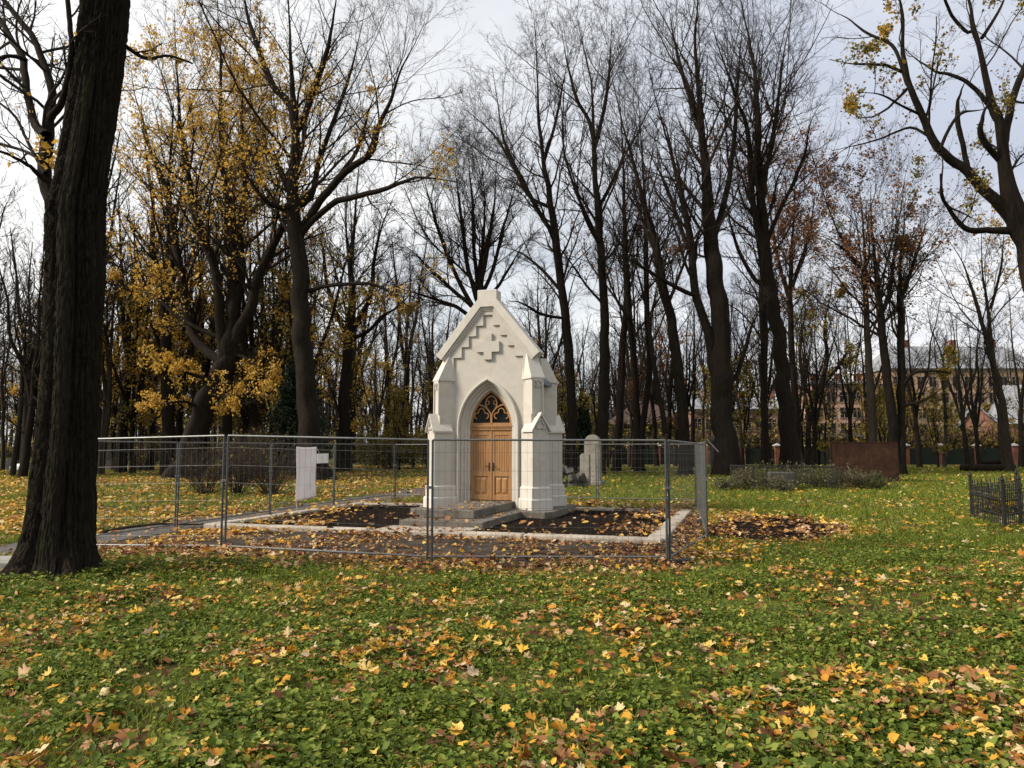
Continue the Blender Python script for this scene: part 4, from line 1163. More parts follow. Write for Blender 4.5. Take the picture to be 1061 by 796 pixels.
# -- the big dark trunk in the foreground, with its own bark
def big_trunk():
    Y = 10.25
    s = MPP(Y)
    prof = [(599, 60, 82), (590, 60.5, 76), (578, 61, 70), (560, 62, 66), (535, 64, 63), (500, 66, 61), (450, 70, 57.5), (400, 73, 55.5), (350, 75, 56), (300, 77, 57),
            (250, 78, 58), (215, 79, 58), (195, 83, 54), (150, 90, 51), (110, 96, 50), (60, 103, 49.5), (0, 109, 48), (-80, 116, 45), (-180, 124, 40), (-300, 136, 33), (-420, 146, 24), (-520, 150, 14)]
    base = P(60, 597, Y); base.z = float(H(base.x, base.y)) - 0.02
    root = thing('maple_tree', 'massive dark ridged trunk in the left foreground with spreading roots', 'tree', tuple(base))
    bs = np.array(tuple(base))
    C, rr = smooth_path([P(px, py, Y) for py, px, w in prof], [w * 0.5 * s for py, px, w in prof], 520)
    C[0, 2] = base.z - 0.2
    k = 300
    th = 2 * PI * np.arange(k) / k
    TH, ZZ = np.meshgrid(th, C[:, 2])
    # bark: long ridges that split and join
    wx = TH * 4.2 + 0.5 * (fbm(np.cos(TH) * 2, ZZ * 0.9 + np.sin(TH) * 2, 1.0, 3) - 0.5) * 2
    def cyl(fr, fz, sd):
        return fbm(np.cos(TH) * fr + ZZ * 0.11, np.sin(TH) * fr + ZZ * fz, 1.0, sd, 2)
    n1 = np.abs(cyl(7.5, 1.3, 5) - 0.5) * 2; n2 = np.abs(cyl(16, 4.2, 9) - 0.5) * 2; n3 = np.abs(cyl(34, 11.0, 17) - 0.5) * 2; n4 = cyl(60, 30, 19)
    ridge = -0.045 * np.exp(-(n1 / 0.13) ** 2) - 0.030 * np.exp(-(n2 / 0.2) ** 2) - 0.022 * np.exp(-(n3 / 0.25) ** 2) + 0.022 * (n4 - 0.5) + 0.03 * (cyl(3, 1.0, 13) - 0.5)
    # a long smooth seam facing the lens, with a groove on either side
    a0 = -PI / 2 + 0.16 + 0.05 * np.sin(ZZ * 0.8)
    da = np.angle(np.exp(1j * (TH - a0)))
    live = sst(7.5, 6.0, ZZ)
    strip = np.exp(-(da / 0.30) ** 4) * live
    ridge = ridge * (1 - 0.75 * strip) + 0.018 * strip - 0.06 * live * (np.exp(-((da - 0.42) / 0.07) ** 2) + np.exp(-((da + 0.42) / 0.075) ** 2))
    zb = ZZ - base.z
    roots = np.zeros_like(TH)
    for ar, aw, amp in ((-PI / 2 + 0.75, 0.26, 0.30), (PI + 0.25, 0.30, 0.16), (-PI / 2 - 0.55, 0.28, 0.22), (0.1, 0.3, 0.20), (PI / 2, 0.5, 0.3), (-2.5, 0.25, 0.22)):
        d = np.angle(np.exp(1j * (TH - ar)))
        roots += amp * np.exp(-(d / aw) ** 2) * np.exp(-np.maximum(zb, 0) / 0.26)
    rad = rr[:, None] + ridge * np.minimum(1, rr[:, None] / 0.35) + roots
    V = np.stack([C[:, 0:1] + rad * np.cos(TH), C[:, 1:2] + rad * np.sin(TH), np.broadcast_to(C[:, 2:3], TH.shape)], -1) - bs
    idx = np.arange(len(C) * k).reshape(len(C), k)
    q = np.stack([idx[:-1], np.roll(idx[:-1], -1, 1), np.roll(idx[1:], -1, 1), idx[1:]], -1).reshape(-1, 4)
    link('trunk', np_mesh('trunk', V.reshape(-1, 3), quads=q, mat=M['bark_big'], smooth=True), root)
    # the fork that leaves on the left, and what grows above the picture
    g = np.random.default_rng(5)
    limbs = [([(76, 250, 16), (60, 222, 17), (50, 200, 15), (47, 170, 14), (49, 138, 14), (52, 118, 10), (55, 97, 9), (47, 69, 8), (34, 38, 7), (13, 12, 6), (-12, -20, 5), (-40, -60, 3)], 0.9),
             ([(48.5, 140, 12), (35, 126, 8.5), (28, 94, 8), (23, 60, 8), (12, 41, 7), (0, 20, 6), (-25, -10, 4), (-60, -40, 2)], 1.6),
             ([(52, 122, 9), (62, 110, 7.5), (69, 88, 6.5), (74, 50, 5.5), (70, 2, 5), (64, -50, 3)], -0.6),
             ([(27, 62, 5), (10, 58, 4), (-15, 62, 3), (-50, 50, 2)], -0.8),
             ([(49, 190, 6), (30, 172, 4), (8, 160, 3), (-20, 150, 2)], -0.6), ([(47, 180, 5), (30, 150, 3.5), (15, 120, 3), (-10, 100, 2)], 0.7),
             ([(118, -40, 14), (170, -110, 11), (230, -180, 8), (300, -260, 4)], 1.5), ([(120, -120, 14), (80, -220, 10), (20, -320, 6)], -1.5), ([(130, -230, 12), (180, -340, 9), (220, -460, 5)], -2.0),
             ([(122, 42, 5), (150, 60, 4), (175, 58, 3), (200, 66, 2)], 0.8)]
    ps, cs, rs = [], [], []
    for pts, dy in limbs:
        n = len(pts)
        c, r = smooth_path([P(a, b_, Y + 0.15 + dy * (j / (n - 1))) for j, (a, b_, w) in enumerate(pts)], [w * 0.5 * s for a, b_, w in pts], 26)
        c = c + g.normal(0, 1, c.shape) * r[:, None] * 0.12
        ps.append(tubes(c[None] - bs, r[None], 9))
        L = np.linalg.norm(np.diff(c, axis=0), axis=1).sum()
        cc, r1, _ = branch(c[None], r[None], max(3, int(L / 0.34)), 0.2, 1.0, 48, 12, 1.0, 0.45, 8, 0.05, 0.14, g, np.array([0]), 0.006, 0.3, 0.3, plen=np.array([min(1.7, L * 0.45)]))
        cs.append(cc); rs.append(np.minimum(r1, 0.022))
    v, q = join(ps); link('limb', np_mesh('limb', v, quads=q, mat=M['bark'], smooth=True), root)
    C1 = np.concatenate(cs); R1 = np.concatenate(rs)
    C2, R2, i2 = branch(C1, R1, 7, 0.15, 1.0, 40, 12, 0.48, 0.6, 6, 0.04, 0.17, g, np.arange(len(C1)), 0.0030, 0.5)
    C3, R3, i3 = branch(C2, R2, 5, 0.2, 1.0, 40, 14, 0.5, 0.7, 4, 0.03, 0.17, g, i2, 0.0020, 0.5)
    v, q = join([tubes(C1 - bs, R1, 6), tubes(C2 - bs, R2, 4), tubes(C3 - bs, R3, 3)])
    link('crown', np_mesh('crown', v, quads=q, mat=M['twig'], smooth=True), root)
    tip = C3[:, -1]; sel = (g.random(len(tip)) < 0.035)
    v, q = leaf_quads(tip[sel] - bs, 0.07, g)
    c0 = np.array(tuple(P(50, 160, Y + 0.1))); cl = c0 + g.normal(0, 1, (60, 3)) * np.array([0.09, 0.15, 0.12])
    v2, q2 = leaf_quads(cl - bs, 0.075, g)
    v, q = join([(v, q), (v2, q2)])
    link('foliage', np_mesh('foliage', v, quads=q, mat=M['leaf_yellow']), root)
def bark_big():
    m = material('bark_big', (0.010, 0.008, 0.0062), 0.95, 0.5, 5.0, stretch=(9, 9, 1.4), bump=1.0, bscale=22, spec=0.1, col2=(0.028, 0.022, 0.0165), grime=((0.034, 0.037, 0.015), 0.9, 0.52, 0.74))
    return m
M['bark_big'] = bark_big()
big_trunk()

ylw = lambda lo, hi: (lambda x, y, z: (z > lo) & (z < hi))
def px_box(x0, x1, y0, y1):
    """true where a point is seen between these picture bounds when the tree is planned (chooses boughs that kept their leaves)"""
    def f(x, y, z):
        bx = 530.5 + FPX * x / y; by = 464 - FPX * (z - EYE) / y
        return (bx > x0) & (bx < x1) & (by > y0) & (by < y1)
    return f

# -- the trees one can tell apart, left to right
Y = 44
tree('leaning_maple', 'stout leaning maple that splits low into five upright stems, yellow leaves', 'tree', [
    ([(186, 499, 34), (196, 462, 31), (206, 430, 29), (217, 400, 29), (229, 376, 30), (234, 362, 27), (237, 345, 21), (238, 300, 18), (238, 265, 16), (236, 225, 14), (228, 170, 11), (225, 110, 9), (225, 60, 7), (222, 10, 4), (222, -30, 3)], -1, 0.35, 0.8),
    ([(229, 374, 15), (214, 364, 14), (200, 348, 13), (194, 322, 12), (187, 275, 12), (181, 240, 11), (172, 195, 10), (158, 160, 8), (150, 130, 6), (140, 95, 4), (135, 60, 2)], 2.5),
    ([(231, 370, 15), (226, 340, 14), (226, 298, 13), (220, 272, 13), (209, 248, 11), (200, 215, 10), (194, 176, 9), (186, 132, 8), (184, 95, 6), (182, 60, 5), (180, 10, 3)], -2.5),
    ([(236, 362, 17), (243, 325, 15), (250, 290, 13), (249, 250, 12), (252, 215, 11), (255, 185, 9), (251, 135, 8), (252, 90, 6), (256, 40, 4)], 2),
    ([(237, 364, 17), (248, 340, 16), (259, 322, 15), (272, 275, 13), (285, 252, 12), (296, 225, 10), (306, 190, 7), (322, 150, 5), (332, 110, 3)], -3),
    ([(234, 352, 8), (205, 340, 6), (180, 325, 5), (160, 305, 4), (140, 295, 3), (118, 280, 2)], 1.5),
    ([(222, 395, 6), (200, 388, 5), (180, 382, 4), (160, 378, 3)], -2.0, 0.1, 1.6), ([(238, 368, 6), (252, 370, 5), (266, 380, 4), (280, 394, 2)], -1.5, 0.1, 1.6), ([(208, 424, 5), (192, 416, 4), (174, 418, 3), (154, 427, 2)], -2.5, 0.1, 1.6), ([(216, 405, 5), (224, 410, 4), (240, 412, 3), (256, 420, 2)], -3, 0.1, 1.6)], Y, P(186, 499, Y) * 1.0, 1,
    leaves=[(0.8, 0.35, 0.13, 'leaf_yellow', lambda x, y, z: px_box(140, 290, 350, 440)(x, y, z)), (0.85, 0.75, 0.125, 'leaf_yellow', lambda x, y, z: px_box(80, 340, 10, 350)(x, y, z))], l1max=7, stemw=0.70)
tree('slender_maple', 'thin straight maple trunk just behind the leaning multi stemmed one', 'tree', [
    ([(236, 492, 13), (236, 430, 12), (237, 380, 11), (236, 320, 8), (238, 260, 6), (242, 200, 5), (246, 140, 3), (248, 90, 2)], 0, 0.35)], 50, P(236, 492, 50), 2,
    leaves=[(0.7, 1, 0.14, 'leaf_yellow', None)], spread=1.1)
Y = 41
tree('spreading_maple', 'tall maple with wide dark fork and long bough sweeping right beside a dark yew', 'tree', [
    ([(327, 504, 33), (323, 470, 27), (321, 440, 25), (317, 380, 23), (314, 330, 22), (311, 275, 22), (307, 238, 20), (304, 200, 17), (306, 165, 15), (308, 132, 14), (304, 85, 11), (302, 45, 8), (300, 5, 6), (298, -40, 3)], 0, 0.45),
    ([(306, 130, 10), (300, 108, 10), (286, 92, 9), (276, 72, 8), (267, 47, 7), (258, 20, 6), (252, -10, 4), (246, -50, 2)], 2),
    ([(308, 135, 10), (318, 112, 9), (327, 88, 8), (336, 62, 7), (343, 32, 5), (348, 0, 4), (350, -30, 2)], -2),
    ([(312, 238, 11), (320, 224, 11), (341, 195, 10), (363, 173, 9), (385, 157, 8), (393, 128, 7), (405, 103, 6), (416, 70, 5), (432, 40, 3), (440, 22, 2)], -3, 0.3, 1.3),
    ([(312, 243, 9), (326, 228, 8), (348, 210, 8), (376, 203, 7), (404, 195, 6), (432, 185, 5), (466, 188, 3), (480, 192, 2)], -5, 0.4, 0.9),
    ([(350, 186, 6), (357, 176, 6), (372, 152, 5), (382, 116, 4), (392, 90, 2)], 2, 0.3),
    ([(303, 202, 8), (291, 178, 8), (283, 163, 7), (268, 146, 5), (262, 128, 4), (250, 105, 2)], 3),
    ([(321, 302, 7), (336, 297, 5), (356, 295, 5), (383, 294, 4), (402, 301, 4), (414, 311, 3), (430, 321, 2), (448, 332, 2)], -4, 0.35, 1.0),
    ([(306, 214, 9), (322, 205, 8), (330, 170, 7), (348, 120, 6), (362, 80, 5), (372, 40, 3), (380, 0, 2)], 4),
    ([(305, 210, 8), (292, 215, 7), (276, 208, 6), (262, 190, 5), (250, 170, 3)], -3)], Y, P(327, 504, Y), 3,
    leaves=[(0.30, 0.3, 0.12, 'leaf_yellow', lambda x, y, z: px_box(215, 470, 60, 340)(x, y, z))])
tree('upright_maple', 'dark trunk forking low behind the white banner on the leafy lawn', 'tree', [
    ([(357, 487, 17), (357, 450, 15), (358, 410, 14), (360, 370, 13), (363, 335, 11), (366, 305, 9), (364, 270, 7), (368, 230, 6), (372, 180, 4), (376, 140, 2)], 1, 0.3),
    ([(362, 345, 8), (372, 330, 7), (384, 306, 6), (388, 270, 5), (396, 235, 4), (410, 200, 2)], -2), ([(364, 352, 6), (380, 344, 5), (395, 329, 5), (412, 318, 3), (430, 300, 2)], 2),
    ([(361, 350, 7), (350, 328, 6), (340, 300, 5), (335, 260, 4), (328, 220, 2)], 2)], 55, P(357, 487, 55), 4, leaves=[(0.5, 1, 0.17, 'leaf_yellow', lambda x, y, z: z < 13)])
Y = 46
tree('broad_linden', 'dense fan crowned bare tree rising straight behind the chapel gable', 'tree', [
    ([(496, 492, 22), (496, 440, 20), (497, 380, 18), (497, 330, 16), (498, 300, 15), (500, 255, 11), (502, 215, 8), (500, 175, 4)], 0, 0.55),
    ([(497, 330, 9), (478, 296, 8), (462, 262, 7), (450, 225, 6), (440, 190, 4), (432, 170, 2)], 2), ([(497, 320, 9), (486, 280, 8), (480, 235, 7), (474, 195, 5), (470, 160, 2)], -2),
    ([(497, 325, 8), (470, 302, 7), (446, 280, 6), (428, 262, 4), (412, 250, 2)], -3), ([(498, 310, 8), (510, 280, 7), (520, 240, 6), (530, 205, 4), (538, 180, 2)], 2),
    ([(498, 300, 8), (506, 250, 7), (512, 210, 5), (514, 165, 2)], -2), ([(497, 335, 8), (474, 318, 7), (446, 308, 5), (420, 300, 3), (402, 292, 2)], 3), ([(498, 315, 7), (516, 295, 6), (532, 270, 4), (546, 246, 2)], -2),
    ([(497, 310, 8), (492, 262, 7), (490, 215, 6), (486, 170, 3), (484, 140, 2)], 3)], Y, P(496, 492, Y), 5, dens=1.3, fine=1.25, spread=0.95, stemw=0.58, ang=34)
Y = 52
tree('curved_linden', 'tall bare linden right of the gable, its trunk bowing gently left', 'tree', [
    ([(592, 484, 15), (591, 440, 13), (591, 400, 12), (587, 350, 12), (582, 305, 11), (577, 264, 11), (572, 232, 10), (568, 200, 9), (562, 163, 8), (557, 120, 7), (556, 80, 5), (554, 40, 4), (552, 12, 2)], 0, 0.35),
    ([(575, 246, 6), (556, 215, 6), (541, 186, 5), (523, 148, 4), (516, 110, 3), (510, 70, 2)], -2), ([(571, 215, 5), (548, 203, 5), (535, 178, 4), (518, 148, 4), (500, 128, 3), (476, 108, 2)], 3),
    ([(580, 300, 5), (560, 278, 4), (540, 262, 3), (518, 255, 2)], 2), ([(563, 170, 5), (575, 130, 4), (582, 95, 3), (590, 55, 2)], 2), ([(584, 330, 4), (560, 325, 4), (540, 314, 3), (525, 312, 2)], -2)],
    Y, P(592, 484, Y), 6, ang=36)
tree('straight_linden', 'tall bare linden with straight trunk second right of the chapel', 'tree', [
    ([(620, 486, 16), (624, 440, 14), (625, 400, 13), (626, 335, 12), (623, 281, 11), (621, 240, 11), (617, 188, 9), (615, 145, 8), (614, 105, 6), (610, 75, 5), (602, 40, 4), (596, 14, 2)], 0, 0.35),
    ([(616, 150, 6), (610, 125, 5), (598, 104, 5), (587, 62, 3), (582, 30, 2)], 2), ([(617, 150, 6), (626, 115, 5), (631, 80, 4), (633, 50, 3), (634, 20, 2)], -2), ([(620, 215, 5), (634, 190, 5), (646, 160, 4), (652, 130, 2)], 2.5),
    ([(622, 255, 5), (606, 225, 4), (596, 190, 3), (588, 160, 2)], -2.5)], 52, P(620, 486, 52), 7, ang=36)
tree('slim_linden', 'slim bare linden between the straight one and the leaning one', 'tree', [
    ([(638, 484, 11), (641, 440, 10), (643, 385, 10), (645, 350, 9), (648, 315, 9), (647, 264, 8), (646, 230, 7), (645, 176, 5), (643, 130, 4), (640, 90, 2)], 1, 0.4)], 56, P(638, 484, 56), 8, ang=36,
    leaves=[(0.12, 1, 0.15, 'leaf_rust', ylw(6, 20))])
tree('twin_linden', 'pair of thin bare stems from one root before the dark roofed house', 'tree', [
    ([(662, 486, 12), (660, 440, 9), (658, 393, 8), (653, 332, 8), (650, 290, 7), (648, 240, 5), (644, 190, 3)], 1, 0.4), ([(663, 470, 9), (668, 420, 8), (672, 380, 8), (670, 332, 7), (669, 281, 7), (668, 230, 6), (666, 180, 5), (662, 120, 3), (660, 80, 2)], -1, 0.4)],
    54, P(662, 486, 54), 9, ang=36)
tree('leaning_linden', 'bare linden leaning clearly to the left behind the fence corner post', 'tree', [
    ([(710, 489, 16), (709, 450, 14), (704, 393, 13), (694, 325, 12), (687, 298, 12), (680, 257, 10), (674, 232, 9), (664, 198, 8), (653, 156, 7), (645, 126, 5), (637, 92, 4), (630, 60, 2)], 0, 0.35),
    ([(690, 450, 7), (683, 410, 7), (676, 366, 6), (670, 321, 5), (660, 280, 4), (654, 240, 2)], 2.5, 0.3)], 49, P(710, 489, 49), 10, ang=36)
Y = 48
tree('great_linden', 'thickest bare linden of the right group standing over the small stone tomb', 'tree', [
    ([(754, 489, 31), (752, 450, 26), (750, 400, 25), (748, 350, 24), (745, 298, 22), (742, 264, 20), (738, 232, 18), (734, 188, 14), (729, 141, 12), (725, 94, 10), (722, 47, 8), (724, 0, 6), (726, -50, 3)], 0, 0.4),
    ([(748, 425, 14), (743, 393, 13), (733, 342, 12), (723, 308, 11), (718, 257, 10), (713, 230, 9), (708, 204, 8), (699, 166, 7), (690, 135, 5), (680, 100, 4), (672, 60, 2)], -2.5, 0.35),
    ([(722, 306, 6), (706, 301, 6), (686, 290, 5), (667, 278, 4), (648, 267, 3), (630, 262, 2)], -2), ([(714, 260, 6), (698, 215, 5), (684, 180, 4), (668, 150, 2)], 2),
    ([(740, 245, 9), (752, 200, 8), (760, 150, 6), (764, 95, 5), (768, 40, 3), (770, 0, 2)], 3), ([(728, 140, 7), (712, 95, 6), (700, 50, 4), (692, 5, 2)], 2), ([(752, 405, 7), (766, 385, 6), (776, 350, 5), (786, 325, 3), (800, 308, 2)], -2)],
    Y, P(754, 489, Y), 11, ang=36, dens=1.15, leaves=[(0.14, 0.8, 0.15, 'leaf_rust', lambda x, y, z: px_box(690, 850, 140, 260)(x, y, z))])
tree('tall_linden', 'very tall bare linden right of the thick one, its top out of the picture', 'tree', [
    ([(821, 488, 24), (818, 445, 19), (812, 388, 18), (808, 351, 17), (801, 313, 16), (798, 280, 15), (793, 238, 13), (790, 200, 12), (788, 170, 11), (786, 113, 10), (783, 70, 8), (775, 28, 6), (768, -5, 4), (764, -40, 2)], 0, 0.4),
    ([(797, 290, 8), (788, 250, 8), (781, 215, 8), (777, 170, 7), (774, 132, 6), (764, 105, 5), (755, 80, 5), (741, 38, 3), (734, 5, 2)], -3), ([(790, 195, 7), (800, 150, 6), (806, 110, 5), (812, 60, 4), (820, 20, 2)], 3),
    ([(799, 300, 6), (782, 290, 6), (766, 262, 5), (757, 235, 4), (750, 200, 2)], 2), ([(795, 250, 6), (810, 215, 5), (822, 190, 5), (834, 160, 4), (840, 128, 3), (852, 105, 2)], -3)],
    50, P(821, 488, 50), 12, ang=36, dens=1.15)
tree('young_linden', 'thin dark bare trunk immediately left of the very tall linden', 'tree', [
    ([(792, 484, 11), (792, 433, 9), (791, 380, 9), (791, 315, 8), (788, 270, 7), (780, 220, 6), (772, 180, 4), (766, 140, 2)], 0, 0.35)], 57, P(792, 484, 57), 13, leaves=[(0.3, 0.4, 0.16, 'leaf_rust', None)])
tree('rusty_oak', 'oak with a crown of withered rust brown leaves behind the tall linden', 'tree', [
    ([(826, 482, 10), (824, 430, 9), (820, 370, 8), (818, 310, 7), (820, 260, 6), (822, 210, 4), (824, 165, 2)], 0, 0.4), ([(820, 320, 5), (806, 270, 4), (798, 220, 3), (792, 175, 2)], 1), ([(820, 300, 5), (834, 260, 4), (842, 220, 3), (846, 185, 2)], -1)],
    66, P(826, 482, 66), 14, leaves=[(0.5, 0.5, 0.18, 'leaf_rust', lambda x, y, z: z > 11)], dens=1.2)
tree('crooked_maple', 'forked grey trunk group leaning apart in front of the pink house', 'tree', [
    ([(836, 476, 7), (840, 440, 6), (850, 405, 5), (858, 370, 5), (855, 340, 4), (862, 300, 3), (866, 260, 2)], 0, 0.3), ([(840, 440, 5), (832, 400, 4), (828, 360, 4), (834, 320, 3), (828, 280, 2)], 1), ([(850, 405, 4), (868, 380, 4), (880, 362, 3), (896, 352, 2)], -1)],
    76, P(836, 476, 76), 15, leaves=[(0.15, 1, 0.2, 'leaf_olive', None)])
Y = 50
BR = 'linden trunks behind the rusty steel block'
tree('brown_linden', 'left and palest of three close trunks behind the rusty steel block', 'tree', [
    ([(905, 486, 12), (903, 440, 10), (900.5, 388, 9), (897.5, 332, 8), (896, 275, 7), (893, 225, 5), (890, 195, 2)], 0, 0.45)], Y, P(905, 486, Y), 16, bark='bark_pale', leaves=[(0.4, 0.55, 0.14, 'leaf_rust', ylw(12, 30))], dens=1.2, spread=0.9, group=BR)
tree('brown_linden', 'middle dark trunk of three behind the rusty steel block, curving left upward', 'tree', [
    ([(929, 488, 15), (926, 455, 12), (921, 407, 11), (915, 351, 10), (911, 322, 10), (908, 287, 8), (904, 249, 6), (902, 215, 4), (902, 190, 2)], -0.5, 0.42), ([(912, 330, 6), (922, 300, 5), (926, 265, 4), (932, 225, 2)], 1), ([(909, 300, 5), (894, 280, 4), (878, 262, 4), (862, 250, 3), (848, 244, 2)], -2)],
    Y, P(929, 488, Y), 17, leaves=[(0.55, 0.55, 0.14, 'leaf_rust', ylw(10, 30))], dens=1.25, group=BR)
tree('brown_linden', 'right trunk of three behind the rusty steel block, sending a low bough right', 'tree', [
    ([(934, 488, 12), (934, 440, 10), (934, 411, 10), (933.7, 351, 9), (932, 313, 9), (933, 275, 7), (936, 238, 5), (938, 205, 2)], 0.5, 0.45), ([(933, 310, 6), (944, 280, 5), (954, 250, 4), (962, 225, 2)], 2),
    ([(934, 402, 5), (940, 394, 4.5), (950, 386, 4), (976, 384.6, 3), (992, 388, 2)], -2), ([(934, 420, 5), (946, 418, 4), (962, 412, 3), (976, 402, 2)], -1.5)],
    Y, P(934, 488, Y), 18, leaves=[(0.3, 0.55, 0.14, 'leaf_rust', ylw(13, 30)), (0.2, 1, 0.15, 'leaf_olive', None)], dens=1.2, group=BR)
tree('forked_ash', 'thin forked trunk in front of the red brick house at the right', 'tree', [
    ([(1043, 481, 13), (1041, 440, 9.5), (1036, 405, 9), (1031, 385, 8), (1027, 360, 6), (1024, 325, 5), (1018, 280, 4), (1017, 235, 2)], 0, 0.4), ([(1031, 386, 6.5), (1024, 360, 6), (1014, 325, 5), (1004, 292, 4), (996, 270, 3), (980, 246, 2)], 1),
    ([(1026, 320, 4), (1036, 280, 3), (1040, 240, 2)], -1)], 56, P(1043, 481, 56), 19, bark='bark_pale', dens=0.7, leaves=[(0.06, 1, 0.16, 'leaf_yellow', None)])
Y = 20
tree('gnarled_maple', 'large gnarled tree at the right edge with crooked boughs and few leaves', 'tree', [
    ([(1124, 538, 46), (1117, 500, 40), (1105, 440, 37), (1091, 380, 35), (1077, 320, 33), (1065, 262, 31), (1053, 222, 26), (1043, 190, 20), (1038, 155, 16), (1032, 122, 14), (1025, 102, 13), (1018, 68, 12), (1009, 30, 10), (1003, 0, 8), (996, -45, 6), (992, -90, 3)], 0, 0.52, 0.9),
    ([(1058, 246, 18), (1046, 224, 16), (1024, 203, 14.5), (998, 175, 12.5), (972, 155, 11), (957, 125, 9.5), (943, 95, 8.5), (935, 58, 7.5), (935, 15, 6), (926, -20, 5), (915, -60, 3)], -1.2, 0.3, 0.8),
    ([(940, 88, 5), (926, 49, 5), (910, 39, 4), (896, 33, 4), (880, 20, 3), (864, 12, 2), (850, 2, 1.5)], 0.8, 0.2, 1.1), ([(936, 75, 4.5), (918, 68, 4), (903, 67, 3.5), (880, 66, 2.5), (860, 62, 1.5)], -0.8, 0.2, 1.1),
    ([(1003, 176, 7), (1000, 160, 6.5), (994, 134, 6.5), (992, 112, 7), (995, 96, 6), (1001, 84, 3), (1003, 80, 1)], -0.5, 2.0, 0),
    ([(1050, 240, 12), (1032, 238, 9), (1012, 239, 8), (1000, 236, 7), (990, 226, 6), (981, 212, 5), (975, 200, 5), (977, 170, 3.5), (972, 150, 2)], -1.0, 0.3, 0.8),
    ([(1034, 128, 8), (1024, 108, 7), (1010, 92, 6), (998, 83, 5.5), (985, 78, 5), (971, 75, 4.5), (956, 66, 3.5), (945, 58, 3), (930, 45, 2)], 0.8, 0.2, 1.0),
    ([(1040, 150, 11), (1047, 118, 10), (1054, 92, 9), (1064, 66, 8), (1082, 30, 6), (1100, -10, 4)], 1.0), ([(1040, 170, 9), (1022, 150, 8), (1016, 132, 7.5), (1022, 112, 6), (1030, 100, 3)], -0.6, 0.5, 0.5),
    ([(1008, 32, 5.5), (1001, 33, 5), (988, 18, 4.5), (980, 2, 4), (970, -30, 3), (955, -60, 2)], -0.8), ([(1017, 40, 5), (1030, 20, 4), (1040, 0, 3), (1050, -30, 2)], 0.6),
    ([(973, 157, 5), (984, 132, 4), (996, 118, 4), (1010, 115, 3), (1030, 112, 2)], 1.0, 0.3, 0.6), ([(960, 140, 4), (944, 132, 3.5), (926, 138, 3), (905, 146, 2.5), (880, 152, 2), (862, 156, 1.5)], -1.2, 0.2, 1.0),
    ([(975, 180, 3.5), (976, 200, 3.5), (983, 214, 3), (1000, 222, 2.5), (1020, 232, 2)], 1.0, 0.4, 0.5), ([(940, 92, 4), (920, 112, 3), (900, 122, 2.5), (882, 118, 1.5)], 1.0, 0.2, 1.1), ([(952, 118, 4), (935, 110, 3), (912, 98, 2.5), (888, 96, 1.5)], -0.8, 0.2, 1.0)],
    Y, P(1124, 538, Y), 20, dens=0.75, l1max=2.4, ang=50, up=0.02, fine=0.85, levels=4, rtw=1.15, flare=1.3, sides=14,
    leaves=[(0.30, 0.5, 0.08, 'leaf_olive', None), (0.12, 0.5, 0.085, 'leaf_yellow', None)])

